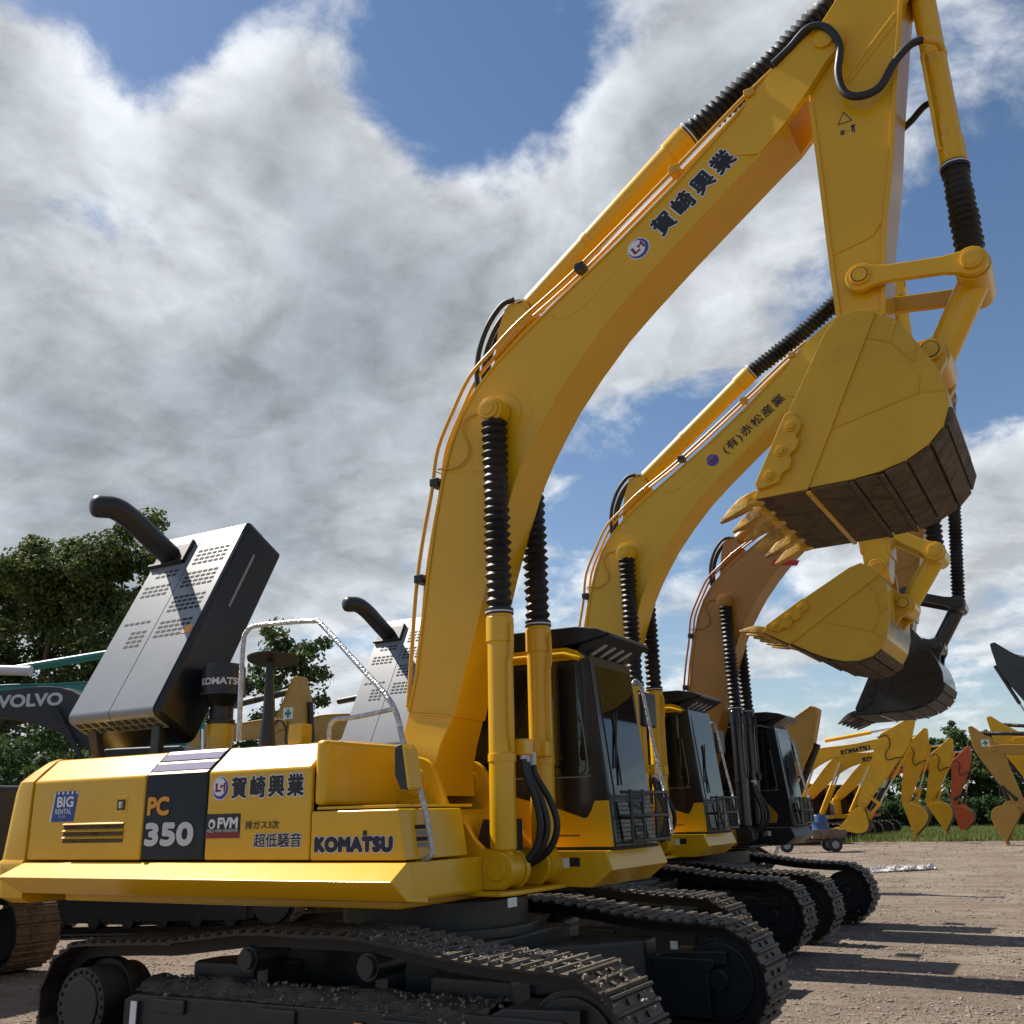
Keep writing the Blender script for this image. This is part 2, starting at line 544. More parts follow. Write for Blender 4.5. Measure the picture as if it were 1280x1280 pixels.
ARM = [(4.15, 8.24), (4.03, 8.12), (3.90, 7.68), (3.64, 7.36), (3.62, 6.89), (3.62, 6.30), (3.61, 5.35), (3.62, 4.88), (3.66, 4.74), (3.76, 4.68), (3.86, 4.73),
       (3.91, 4.95), (3.96, 5.32), (4.01, 5.63), (4.12, 6.12), (4.20, 6.60), (4.32, 7.22), (4.40, 7.60), (4.40, 8.1), (4.30, 8.24)]
BUCKET = [(3.62, 4.66), (3.70, 4.74), (3.80, 4.75), (3.93, 4.72), (4.03, 4.65), (4.14, 4.45), (4.22, 4.28), (4.26, 4.12), (4.255, 3.99), (4.21, 3.88), (4.11, 3.78), (3.97, 3.705), (3.81, 3.665), (3.63, 3.645), (3.37, 3.64), (3.05, 3.635)]


def ax_map(p, a0, b0, a1, b1, stretch):
    """carry p from the segment a0-b0 to a1-b1: turned, and lengthened along the segment only"""
    a0, b0, a1, b1, p = Vector(a0), Vector(b0), Vector(a1), Vector(b1), Vector(p)
    d0, d1 = (b0 - a0).normalized(), (b1 - a1).normalized()
    q = p - a0
    u, v = q.dot(d0), q.dot(Vector((-d0.y, d0.x)))
    if u > 0 and stretch:
        s = (b1 - a1).length / (b0 - a0).length
        u *= s
    r = a1 + d1 * u + Vector((-d1.y, d1.x)) * v
    return (r.x, r.y)


def circles(p, rp, q, rq, right=True):
    p, q = Vector(p), Vector(q)
    d = (q - p)
    L = d.length
    a = (rp * rp - rq * rq + L * L) / (2 * L)
    h = math.sqrt(max(0.0, rp * rp - a * a))
    m = p + d * a / L
    n = Vector((-d.y, d.x)) / L
    c = [m + n * h, m - n * h]
    c.sort(key=lambda v: v.x)
    r = c[1] if right else c[0]
    return (r.x, r.y)


def lug_link(p, q, rp, rq, waist, n=12):
    """outline of a flat link bar with round eyes"""
    p, q = Vector(p), Vector(q)
    d = (q - p).normalized()
    a = math.atan2(d.y, d.x)
    pts = []
    for k in range(n + 1):
        t = a + R(50) + (R(360) - R(100)) * k / n
        pts.append((p.x + rp * math.cos(t), p.y + rp * math.sin(t)))
    nrm = Vector((-d.y, d.x))
    L = (q - p).length
    for t in (.25, .75):
        v = p + d * L * t - nrm * waist
        pts.append((v.x, v.y))
    for k in range(n + 1):
        t = a - R(130) + (R(360) - R(100)) * k / n
        pts.append((q.x + rq * math.cos(t), q.y + rq * math.sin(t)))
    for t in (.75, .25):
        v = p + d * L * t + nrm * waist
        pts.append((v.x, v.y))
    return pts


def pin_part(parent, p, y0, y1, r, m, name='pin'):
    bm = bmesh.new()
    add_disc_y(bm, p[0], p[1], r, y0, y1)
    o = part(name, bm, m, parent, 40, .006)
    return o


def shoe_mesh():
    """triple grouser track shoe: local X along the track, Y across, Z outwards"""
    bm = bmesh.new()
    prof = [(-.104, -.012), (.112, -.012), (.112, .004), (.100, .026), (.088, .026), (.078, .004), (.018, .004), (.008, .026), (-.006, .026), (-.016, .004),
            (-.070, .004), (-.080, .026), (-.096, .026), (-.104, .004)]
    add_prism(bm, prof, -.30, .30)
    for s in (-1, 1):
        for dx in (-.045, .05):
            add_box(bm, dx - .016, dx + .016, s * .085 - .018, s * .085 + .018, .0045, .02)
    bmesh.ops.recalc_face_normals(bm, faces=bm.faces)
    me = bpy.data.meshes.new('track_shoe')
    bm.to_mesh(me)
    bm.free()
    return me


SHOE = shoe_mesh()
SHOE.materials.append(M_shoe)
SHOE_MUD = SHOE.copy()
SHOE_MUD.materials.clear()
SHOE_MUD.materials.append(M_mudshoe)


def track_path(hump=True):
    """closed path of the shoe plates in XZ"""
    pts = []
    zc, rr = .445, .415
    xf, xr = 1.86, -2.10
    for k in range(17):
        a = R(90) - R(180) * k / 16
        pts.append(Vector((xf + rr * math.cos(a), zc + rr * math.sin(a))))
    for k in range(1, 12):
        pts.append(Vector((xf + (xr - xf) * k / 12, .03)))
    for k in range(17):
        a = R(-90) - R(180) * k / 16
        pts.append(Vector((xr + rr * math.cos(a), zc + rr * math.sin(a))))
    if hump:
        top = [(-1.65, .885), (-1.27, .90), (-.9, .945), (-.56, .985), (-.3, .995), (.0, .99), (.25, .995), (.46, .99), (.8, .95), (1.1, .905), (1.4, .88), (1.65, .868)]
        pts += [Vector(p) for p in top]
    else:
        pts += [Vector((xr + (xf - xr) * k / 10, zc + rr)) for k in range(1, 10)]
    pts.append(pts[0].copy())
    return pts


def resample(pts, n):
    L = [0]
    for a, b in zip(pts, pts[1:]):
        L.append(L[-1] + (b - a).length)
    out = []
    j = 0
    for i in range(n):
        s = L[-1] * i / n
        while L[j + 1] < s:
            j += 1
        t = (s - L[j]) / max(1e-9, L[j + 1] - L[j])
        p = pts[j].lerp(pts[j + 1], t)
        d = (pts[j + 1] - pts[j]).normalized()
        out.append((p, d))
    return out


def crawler(root, yc, shoe=SHOE, mframe=None, hump=True, near=True, covers=True):
    """one crawler: chain with its shoes, frame, sprocket, idler and rollers"""
    mframe = mframe or M_under
    path = track_path(hump)
    bm = bmesh.new()
    for s in (-1, 1):
        ins = resample(path, 100)
        n = len(ins)
        for y0, y1 in ((s * .11 - .025, s * .11 + .025),):
            a, b = [], []
            for p, d in ins:
                nn = Vector((-d.y, d.x))
                a.append((p + nn * -.015, p - nn * .10))
            # chain strip (inner side is to the right of travel)
            ring = []
            for (o_, i_) in a:
                ring.append([bm.verts.new((o_.x, yc + y0, o_.y)), bm.verts.new((o_.x, yc + y1, o_.y)), bm.verts.new((i_.x, yc + y1, i_.y)), bm.verts.new((i_.x, yc + y0, i_.y))])
            for i in range(n):
                r0, r1 = ring[i], ring[(i + 1) % n]
                for k in range(4):
                    bm.faces.new((r0[k], r0[(k + 1) % 4], r1[(k + 1) % 4], r1[k]))
    track = part('track', bm, M_chain, root, 0)
    for p, d in resample(path, 50):
        nn = Vector((-d.y, d.x))
        o = bpy.data.objects.new('track_shoe', shoe)
        COL.objects.link(o)
        o.parent = track
        o.matrix_local = Matrix(((d.x, 0, nn.x, p.x), (0, 1, 0, yc), (d.y, 0, nn.y, p.y), (0, 0, 0, 1)))
    # side frame
    bm = prism([(-1.72, .20), (-1.72, .50), (-1.62, .54), (1.30, .57), (1.45, .64), (1.95, .66), (1.95, .56), (1.6, .5), (1.6, .20)], yc - .19, yc + .19)
    add_prism(bm, [(yc - .19, .545), (yc - .05, .62), (yc + .05, .62), (yc + .19, .545)], -1.5, 1.25, 'x')
    for x in (-1.25, -.25, .75):
        add_box(bm, x - .16, x + .16, yc - .215, yc - .185, .44, .53)
    part('track_frame', bm, mframe, root, 35, .012)
    # sprocket and final drive
    bm = bmesh.new()
    add_disc_y(bm, -2.1, .445, .30, yc - .05, yc + .05, 42)
    add_disc_y(bm, -2.1, .445, .255, yc - .26, yc + .2, 40)
    add_disc_y(bm, -2.1, .445, .19, yc - .275, yc - .25, 40)
    sp = part('sprocket', bm, mframe, root, 40, .01)
    if near:
        for k in range(22):
            a = 2 * math.pi * k / 22
            bm = bmesh.new()
            add_disc_y(bm, -2.1 + .225 * math.cos(a), .445 + .225 * math.sin(a), .014, yc - .275, yc - .255, 6)
            part('bolt', bm, mframe, sp, 0)
    bm = bmesh.new()
    add_disc_y(bm, 1.86, .445, .31, yc - .09, yc + .09, 42)
    add_disc_y(bm, 1.86, .445, .27, yc - .12, yc + .12, 42)
    add_disc_y(bm, 1.86, .445, .08, yc - .17, yc + .17, 20)
    part('idler_wheel', bm, mframe, root, 40, .012)
    if covers:
        part('idler_guard', prism([(1.2, .18), (1.2, .60), (1.86, .60), (1.86, .56), (1.80, .50), (1.80, .18)], yc - .215, yc - .17), mframe, root, 35, .01)
    for x in (-.56, .46):
        bm = bmesh.new()
        add_disc_y(bm, x, .81, .085, yc - .17, yc + .14, 24)
        add_disc_y(bm, x, .81, .065, yc - .2, yc - .16, 24)
        add_box(bm, x - .05, x + .05, yc - .02, yc + .18, .55, .80)
        part('carrier_roller', bm, mframe, root, 40, .006)
    for k in range(7):
        bm = bmesh.new()
        x = -1.5 + k * .48
        add_disc_y(bm, x, .195, .09, yc - .16, yc + .16, 20)
        part('track_roller', bm, mframe, root, 40, .006)
    return track


def crumbs(root, yc, n, seed):
    """gravel and dirt lying on the shoes and on the track frame"""
    rr = random.Random(seed)
    path = resample(track_path(True), 400)
    tops = [p for p, d in path if p.y > .80 or (p.y > .62 and p.x > 1.5)]
    bm = bmesh.new()
    for i in range(n):
        if i % 5 < 3:
            p = rr.choice([t for t in tops if t.x > .4] if rr.random() < .7 else tops)
            x, z = p.x + rr.uniform(-.06, .06), p.y + .015
            y = yc + rr.uniform(-.28, .28)
        else:
            x = rr.uniform(-1.5, 1.4)
            y = yc + rr.gauss(0, .09)
            z = .655 - abs(y - yc) * .42
        s = rr.uniform(.005, .017)
        ret = bmesh.ops.create_icosphere(bm, subdivisions=0 if False else 1, radius=s) if i % 7 == 0 else bmesh.ops.create_cone(bm, cap_ends=True, segments=4, radius1=s, radius2=s * .4, depth=s)
        bmesh.ops.rotate(bm, verts=ret['verts'], cent=(0, 0, 0), matrix=Matrix.Rotation(rr.uniform(0, 6), 3, Vector((rr.random(), rr.random(), rr.random() + .1)).normalized()))
        bmesh.ops.translate(bm, verts=ret['verts'], vec=(x, y, z))
    o = part('track_gravel', bm, M_stone, root, 0)
    o['kind'] = 'stuff'
    # mud caked on top of the track frame
    vv_, ff_ = [], []
    nx_, ny_ = 130, 16
    for j in range(ny_ + 1):
        for i in range(nx_ + 1):
            x = -1.62 + 2.95 * i / nx_
            y = (j / ny_ - .5) * .385
            e_ = 1 - abs(j / ny_ - .5) * 2
            z = .548 + .075 * min(1, e_ * 1.35) + .014 + .05 * min(1, e_ * 3) * max(-.25, noise.fractal(Vector((x * 3.2, y * 9, seed)), 1.0, 2.0, 4)) + .008 * noise.noise(Vector((x * 30, y * 40, seed)))
            vv_.append((x, yc + y, z))
    for j in range(ny_):
        for i in range(nx_):
            q = j * (nx_ + 1) + i
            ff_.append((q, q + 1, q + nx_ + 2, q + nx_ + 1))
    me = bpy.data.meshes.new('caked_mud')
    me.from_pydata(vv_, [], ff_)
    o = new_obj('caked_mud', me, root, M_soil)
    o['kind'] = 'stuff'


def boot_cylinder(root, name, p0, pe, p1, y, r, m, boot_r, pleats, rodm=None, line_side=None, sag=0.0, head=True, neck=.82):
    """hydraulic cylinder: tube from p0 to pe, rubber bellows from pe to p1"""
    a, e, b = Vector((p0[0], y, p0[1])), Vector((pe[0], y, pe[1])), Vector((p1[0], y, p1[1]))
    d = (e - a).normalized()
    bm = bmesh.new()
    L = (e - a).length
    add_tube(bm, [a, a + d * .12, a + d * .14, e - d * .22, e - d * .215, e - d * .03, e - d * .025, e], r, 30,
             radii=[r * .7, r * .75, r, r, r * 1.1, r * 1.1, r * 1.03, r * 1.03])
    add_disc_y(bm, p0[0], p0[1], r * 1.25, y - .1, y + .1, 28)
    cyl = part(name, bm, m, root, 40, .004)
    part('bellows', bellows(e, b, boot_r, pleats, sag=sag, neck=neck), M_rubber, cyl, 32)
    bm = bmesh.new()
    db = (b - e).normalized()
    add_tube(bm, [e - d * .005, e + db * .045], boot_r * 1.02, 26)
    part('bellows_clamp', bm, M_rubber, cyl, 40, .004)
    bm = bmesh.new()
    add_tube(bm, [e + db * .008, e + db * .02], boot_r * 1.05, 26)
    part('clamp_band', bm, M_silverprint, cyl, 40)
    bm = bmesh.new()
    add_tube(bm, [e + db * .03, b], r * .5, 16)
    part('rod', bm, M_chrome, cyl, 40)
    # band and steel line
    bm = bmesh.new()
    q = a + d * (L * .42)
    add_tube(bm, [q - d * .03, q + d * .03], r * 1.07, 26)
    part('cylinder_band', bm, m, cyl, 40, .004)
    if line_side is not None:
        s = Vector(line_side)
        off = s.normalized() * (r + .034)
        pth = [e - d * .10 + off * .75, e - d * .10 + off, e - d * (.3) + off, e - d * .42 + off * .98 + Vector((0, -.03, 0)), e - d * (L * .46) + off * .98 + Vector((0, -.03, 0)), q + d * .04 + off * .9]
        part('steel_line', tube(smooth_path(pth, 5), .014, 8), m, cyl, 50)
    return cyl


def boom_parts(root, m, mp, arm_B, brot, marm, mbucket, mwear, mcyl_arm, mcyl_bkt, mlink, mcyl_boom, mteeth, hose_detail=True):
    # ---- boom
    bm = bmesh.new()
    n = 19
    ring = []
    for (u, l, hw) in list(zip(BOOM_U, BOOM_L, BOOM_HW))[:n]:
        ring.append([bm.verts.new((u[0], YC - hw, u[1])), bm.verts.new((u[0], YC + hw, u[1])), bm.verts.new((l[0], YC + hw, l[1])), bm.verts.new((l[0], YC - hw, l[1]))])
    for a, b in zip(ring, ring[1:]):
        for k in range(4):
            bm.faces.new((a[k], a[(k + 1) % 4], b[(k + 1) % 4], b[k]))
    bm.faces.new(ring[0])
    bm.faces.new(ring[-1][::-1])
    boom = part('boom', bm, m, root, 28, .008, 2)
    # flanges: the top and bottom plates stand a little proud of the side plates
    for chain, s in ((BOOM_L, 1), (BOOM_U, -1)):
        bm = bmesh.new()
        rr = []
        for i in range(3, 19):
            p = Vector(chain[i])
            q = Vector(BOOM_U[i] if s > 0 else BOOM_L[i])
            d = (p - q).normalized()
            o_, i_ = p + d * .010, p - d * .016
            hw = BOOM_HW[i] + .014
            rr.append([bm.verts.new((i_.x, YC - hw, i_.y)), bm.verts.new((i_.x, YC + hw, i_.y)), bm.verts.new((o_.x, YC + hw, o_.y)), bm.verts.new((o_.x, YC - hw, o_.y))])
        for a, b in zip(rr, rr[1:]):
            for k in range(4):
                bm.faces.new((a[k], a[(k + 1) % 4], b[(k + 1) % 4], b[k]))
        bm.faces.new(rr[0])
        bm.faces.new(rr[-1][::-1])
        part('flange_plate', bm, m, boom, 28, .004)
    # weld seams and pads on the near side plate
    hwn = YC - .21 - .001
    def seam(pts, y, r, n=6):
        part('weld_seam', tube([(x, y, z) for x, z in smooth_path2(pts, n)], r, 6), m, boom, 60)
    seam([(.19, 4.53), (.30, 4.49), (.62, 4.44), (.95, 4.28)], hwn + .002, .005)
    seam([(2.35, 6.24), (1.9, 5.86), (1.62, 5.66), (1.44, 5.62), (1.36, 5.72), (1.48, 5.83)], hwn + .002, .005)
    seam([(2.35, 6.24), (2.9, 6.52), (3.12, 6.66), (3.2, 6.86), (3.12, 6.98)], hwn + .002, .005)
    seam([(-.04, 2.50), (.18, 2.48), (.38, 2.45)], YC - .225, .012)
    pad = bmesh.new()
    add_disc_y(pad, PC[0], PC[1], .30, YC - .214, YC - .205, 40)
    add_disc_y(pad, PC[0], PC[1], .20, YC - .225, YC - .205, 40)
    part('boss_pad', pad, m, boom, 40, .004)
    # ears round the arm
    for s in (-1, 1):
        y0, y1 = sorted((YC + s * .205, YC + s * .262))
        ear = [BOOM_L[17], (3.02, 6.60), (2.95, 6.78), BOOM_U[18], BOOM_U[19], BOOM_U[20]]
        e2 = [(PT[0] + .145 * math.cos(a), PT[1] + .145 * math.sin(a)) for a in [R(130 - 20 * k) for k in range(10)]]
        pts = ear + e2 + [BOOM_L[20], BOOM_L[19], BOOM_L[18]]
        bm = bmesh.new()
        va = [bm.verts.new((x, YC + s * (.2085 + .054 * min(1, max(0, (x - 2.98) / .55))), z)) for x, z in pts]
        vb = [bm.verts.new((x, YC + s * .20, z)) for x, z in pts]
        cx_ = sum(p_[0] for p_ in pts) / len(pts)
        mid = bm.verts.new((3.45, YC + s * .252, 7.0))
        nn_ = len(pts)
        for k in range(nn_):
            bm.faces.new((va[k], va[(k + 1) % nn_], mid))
            bm.faces.new((va[k], vb[k], vb[(k + 1) % nn_], va[(k + 1) % nn_]))
        bm.faces.new(vb)
        part('boom_ear', bm, m, boom, 30)
    pin_part(boom, PT, YC - .285, YC + .285, .075, m)
    # top bracket of the arm cylinder
    for s in (-1, 1):
        part('cylinder_bracket', prism([(.74, 5.32), (.80, 5.72), (.88, 5.93), (.97, 5.96), (1.05, 5.90), (1.25, 5.66)], YC + s * .12 - .02, YC + s * .12 + .02), m, boom, 30, .01)
    # steel pipes along the upper edge
    P1 = [(-.045, 2.55), (-.02, 2.84), (.03, 3.5), (.10, 3.95), (.185, 4.34), (.25, 4.72), (.42, 5.06), (.58, 5.32), (.80, 5.50), (1.07, 5.70), (1.62, 6.02), (2.51, 6.63), (3.1, 7.05), (3.40, 7.24)]
    part('steel_pipe', tube(smooth_path([(x - .015, YC - .225, z) for x, z in P1], 4), .017, 8), mp, boom, 60)
    part('steel_pipe', tube(smooth_path([(x + .03, YC - .155, z + .015) for x, z in P1], 4), .017, 8), mp, boom, 60)
    part('steel_pipe', tube(smooth_path([(x - .015, YC + .2, z) for x, z in P1], 4), .017, 8), mp, boom, 60)
    for (x, z) in ((.045, 3.6), (1.64, 6.04), (2.52, 6.65), (.20, 4.42), (3.18, 7.1)):
        part('pipe_clamp', box(x - .035, x + .05, YC - .255, YC - .13, z - .035, z + .035), M_black if z < 6.5 and z > 3.5 else mp, boom, 35, .008)
    # grease line by the cylinder pin
    g = [(.75, 4.93), (.65, 4.955), (.53, 4.93), (.49, 4.83), (.55, 4.67), (.53, 4.57), (.42, 4.515), (.24, 4.53)]
    part('grease_line', tube(smooth_path([(x, YC - .235, z) for x, z in g], 4), .008, 6), M_pipebr if mp is M_pipebr else mp, boom, 60)
    # hoses at the knee
    for k, (dy, dx) in enumerate(((-.16, 0), (-.08, .05), (.0, .03))):
        h = [(.98 + dx, 5.97), (.86 + dx, 5.95), (.72 + dx * .6, 5.80), (.63 + dx * .4, 5.60), (.60 + dx * .4, 5.42), (.60, 5.22)]
        part('hose', tube(smooth_path([(x, YC + dy, z) for x, z in h], 5), .024, 10), M_hose, boom, 60)
    # ---- arm
    am = lambda p: ax_map(p, PT, PB, PT, arm_B, True)
    armp = [am(p) for p in ARM]
    arm = part('arm', prism(armp, YC - .19, YC + .19), marm, root, 28, .014)
    fr = [am(p) for p in [(3.915, 4.95), (3.965, 5.32), (4.015, 5.63), (4.125, 6.12), (4.205, 6.60), (4.325, 7.22), (4.40, 7.6)]]
    bk2 = [am(p) for p in [(3.615, 5.0), (3.615, 5.35), (3.625, 6.30), (3.625, 6.85)]]
    for chain, sg in ((fr, 1), (bk2, -1)):
        bm = bmesh.new()
        rr = []
        for i, p in enumerate(chain):
            rr.append([bm.verts.new((p[0] - sg * .022, YC - .207, p[1])), bm.verts.new((p[0] - sg * .022, YC + .207, p[1])), bm.verts.new((p[0] + sg * .012, YC + .207, p[1])), bm.verts.new((p[0] + sg * .012, YC - .207, p[1]))])
        for a, b in zip(rr, rr[1:]):
            for k in range(4):
                bm.faces.new((a[k], a[(k + 1) % 4], b[(k + 1) % 4], b[k]))
        bm.faces.new(rr[0])
        bm.faces.new(rr[-1][::-1])
        part('flange_plate', bm, marm, arm, 28, .005)
    for pts_, r_ in (([(3.62, 5.52), (3.8, 5.55), (3.92, 5.58), (3.98, 5.66)], .009), ([(3.88, 6.93), (4.31, 7.36)], .012), ([(3.92, 6.90), (4.31, 7.28)], .007)):
        part('weld_seam', tube([(x, YC - .191, z) for x, z in [am(p) for p in pts_]], r_, 6), marm, arm, 60)
    for s in (-1, 1):
        part('cylinder_bracket', prism([am(p) for p in [(4.36, 7.45), (4.58, 7.62), (4.60, 7.74), (4.54, 7.84), (4.36, 7.95)]], YC + s * .12 - .02, YC + s * .12 + .02), marm, arm, 30, .01)
    if hose_detail:
        hp = [(3.40, 7.25), (3.54, 7.34), (3.70, 7.43), (3.83, 7.37), (3.905, 7.17), (3.865, 6.93), (3.89, 6.75), (3.99, 6.67), (4.13, 6.71), (4.25, 6.87), (4.37, 6.97), (4.46, 6.98)]
        part('hose', tube(smooth_path([(x, YC - .27 - (.03 if 3.6 < x < 4.1 else 0), z) for x, z in hp], 6), .029, 12), M_hose, arm, 60)
        bm = bmesh.new()
        add_tube(bm, [(4.46, YC - .27, 6.98), (4.55, YC - .2, 6.97), (4.57, YC - .13, 6.95)], .022, 10)
        part('hose_fitting', bm, M_pipe, arm, 50)
        part('hose', tube(smooth_path([(4.2, YC + .24, 6.66), (4.28, YC + .22, 6.70), (4.38, YC + .16, 6.74), (4.45, YC + .12, 6.72)], 5), .025, 10), M_hose, arm, 60)
    # ---- bucket
    L_ = am(PL)
    def bkm(p):
        c, s = math.cos(brot), math.sin(brot)
        q = (p[0] - PB[0], p[1] - PB[1])
        return (arm_B[0] + c * q[0] - s * q[1], arm_B[1] + s * q[0] + c * q[1])
    H_ = bkm(PH)
    K_ = circles(L_, .707, H_, .666)
    y0, y1 = YC - .72, YC + .74
    bucket = None
    bm = bmesh.new()
    # wrapper plate bent round the back
    outer = [bkm(p) for p in BUCKET[2:]]
    cen = Vector(bkm((3.7, 4.15)))
    lower = bmesh.new()
    for k, (a, b) in enumerate(zip(outer, outer[1:])):
        ia = Vector(a) + (cen - Vector(a)).normalized() * .035
        ib = Vector(b) + (cen - Vector(b)).normalized() * .035
        add_prism(bm if k < 6 else lower, [a, b, (ib.x, ib.y), (ia.x, ia.y)], y0 + .03, y1 - .03)
    bmesh.ops.remove_doubles(bm, verts=bm.verts, dist=.0005)
    bmesh.ops.remove_doubles(lower, verts=lower.verts, dist=.0005)
    bucket = part('bucket', bm, mbucket, root, 35, 0)
    part('bottom_shell', lower, mwear, bucket, 35, 0)
    side = [bkm(p) for p in BUCKET]
    for ys in ((y0, y0 + .03), (y1 - .03, y1)):
        part('side_plate', prism(side, *ys), mbucket, bucket, 30, .005)
    front = [bkm(p) for p in [(3.60, 4.66), (3.69, 4.755), (3.80, 4.765), (3.935, 4.735), (3.375, 3.628), (3.03, 3.622), (3.29, 4.14)]]
    part('edge_plate', prism(front, y0 - .016, y0 - .001), mbucket, bucket, 30, .004)
    part('edge_plate', prism(front, y1 + .001, y1 + .016), mbucket, bucket, 30, .004)
    for ln in ([(3.49, 3.98), (3.82, 4.06), (4.10, 4.12), (4.12, 4.24)], [(3.86, 4.56), (3.98, 4.50), (4.10, 4.33)], [(4.03, 4.62), (3.98, 4.50)], [(4.14, 4.44), (4.10, 4.34)], [(4.12, 4.12), (4.25, 4.10)]):
        part('weld_seam', tube([(bkm(p)[0], y0 - .001, bkm(p)[1]) for p in ln], .006, 6), mbucket, bucket, 60)
    # wear plates and ribs under the bottom and round the heel
    segs = [((3.05, 3.630), (3.37, 3.634), .012), ((3.39, 3.634), (3.62, 3.639), .010), ((3.665, 3.642), (3.80, 3.655), .010), ((3.84, 3.66), (3.97, 3.698), .012), ((3.98, 3.702), (4.11, 3.772), .014), ((4.12, 3.78), (4.21, 3.872), .016), ((4.215, 3.885), (4.256, 3.99), .016)]
    for i, (a, b, th) in enumerate(segs):
        a2, b2 = Vector(bkm(a)), Vector(bkm(b))
        nn = (b2 - a2).normalized()
        nn = Vector((nn.y, -nn.x)) * (th + .006)
        k0 = rnd.uniform(-.012, .006)
        part('wear_plate', prism([tuple(a2), tuple(b2), tuple(b2 + nn), tuple(a2 + nn)], y0 + .002 + k0, y1 - .002 - k0), mwear, bucket, 30, .004)
    for (xx, zz) in ((3.375, 3.622), (3.64, 3.632), (3.82, 3.648)):
        c0 = Vector(bkm((xx - .016, zz)))
        c1 = Vector(bkm((xx + .016, zz + .002)))
        nn = (c1 - c0).normalized()
        nn = Vector((nn.y, -nn.x)) * .022
        part('wear_rib', prism([tuple(c0), tuple(c1), tuple(c1 + nn), tuple(c0 + nn)], y0 - .004, y1 + .004), mbucket if xx < 3.4 else mwear, bucket, 30, .005)
    part('lip_plate', prism([bkm(p) for p in [(3.02, 3.622), (3.00, 3.645), (3.06, 3.668), (3.24, 3.672), (3.24, 3.634)]], y0 + .002, y1 - .002), mbucket, bucket, 30, .006)
    cut = [bkm(p) for p in [(3.305, 4.155), (3.285, 4.13), (3.055, 3.71), (3.065, 3.675), (3.13, 3.68), (3.21, 3.70), (3.235, 3.755), (3.285, 3.775), (3.305, 3.83), (3.295, 3.87), (3.34, 3.90), (3.365, 3.95), (3.345, 3.99), (3.375, 4.02), (3.395, 4.07), (3.37, 4.11), (3.335, 4.15)]]
    cut_b = [(3.155, 3.745), (3.245, 3.895), (3.325, 4.05)]
    for sgn, (c0, c1) in ((-1, (y0 - .058, y0 - .017)), (1, (y1 + .017, y1 + .058))):
        sc = part('side_cutter', prism(cut, c0, c1), mbucket, bucket, 30, .007)
        for b_ in cut_b:
            q = bkm(b_)
            yb = c0 if sgn < 0 else c1
            bm = bmesh.new()
            add_disc_y(bm, q[0], q[1], .036, min(yb, yb + sgn * .012), max(yb, yb + sgn * .012), 20)
            add_disc_y(bm, q[0], q[1], .024, min(yb + sgn * .012, yb + sgn * .034), max(yb + sgn * .012, yb + sgn * .034), 6)
            part('bolt', bm, mbucket, sc, 30, .002)
    for k in range(6):
        y = y0 + .05 + (y1 - y0 - .1) * k / 5
        bm = bmesh.new()
        top = [bkm(p) for p in [(3.12, 3.685), (3.03, 3.69), (2.96, 3.665), (2.96, 3.60), (3.02, 3.60), (3.12, 3.622)]]
        add_prism(bm, top, y - .045, y + .045)
        ad = part('tooth_adapter', bm, mteeth, bucket, 30, .008)
        bm = bmesh.new()
        st = [((2.99, 3.68), (2.99, 3.59), .052), ((2.93, 3.658), (2.93, 3.567), .050), ((2.86, 3.607), (2.86, 3.54), .040), ((2.80, 3.553), (2.80, 3.52), .028), ((2.775, 3.533), (2.775, 3.515), .022)]
        rr = []
        for (u, l, hw) in st:
            u, l = bkm(u), bkm(l)
            rr.append([bm.verts.new((u[0], y - hw * .8, u[1])), bm.verts.new((u[0], y + hw * .8, u[1])), bm.verts.new((l[0], y + hw, l[1])), bm.verts.new((l[0], y - hw, l[1]))])
        for a, b in zip(rr, rr[1:]):
            for j in range(4):
                bm.faces.new((a[j], a[(j + 1) % 4], b[(j + 1) % 4], b[j]))
        bm.faces.new(rr[0])
        bm.faces.new(rr[-1][::-1])
        part('tooth', bm, M_tooth if mteeth is M_bucket else mteeth, bucket, 40, .008)
        q = bkm((3.0, 3.645))
        bm = bmesh.new()
        add_disc_y(bm, q[0], q[1], .017, y - .058, y + .058, 14)
        part('tooth_pin', bm, mteeth, bucket, 30)
    for s in (-1, 1):
        e = [bkm(p) for p in [(3.66, 4.70), (3.66, 4.88), (3.72, 4.93), (3.82, 4.93), (3.88, 4.86), (3.98, 4.70), (4.10, 4.66), (4.20, 4.67), (4.26, 4.60), (4.27, 4.50), (4.22, 4.42), (4.20, 4.32), (4.12, 4.38), (3.95, 4.66)]]
        part('hinge_ear', prism(e, YC + s * .25 - .03, YC + s * .25 + .03), mbucket, bucket, 30, .012)
    pin_part(bucket, H_, YC - .31, YC + .31, .075, mbucket)
    pin_part(bucket, arm_B, YC - .31, YC + .31, .07, mbucket)
    bm = bmesh.new()
    add_disc_y(bm, H_[0], H_[1], .058, YC - .314, YC - .31, 24)
    part('pin_seal', bm, M_dark, bucket, 30)
    bm = bmesh.new()
    add_disc_y(bm, H_[0], H_[1], .052, YC - .318, YC - .31, 24)
    part('pin_cap', bm, mbucket, bucket, 30)
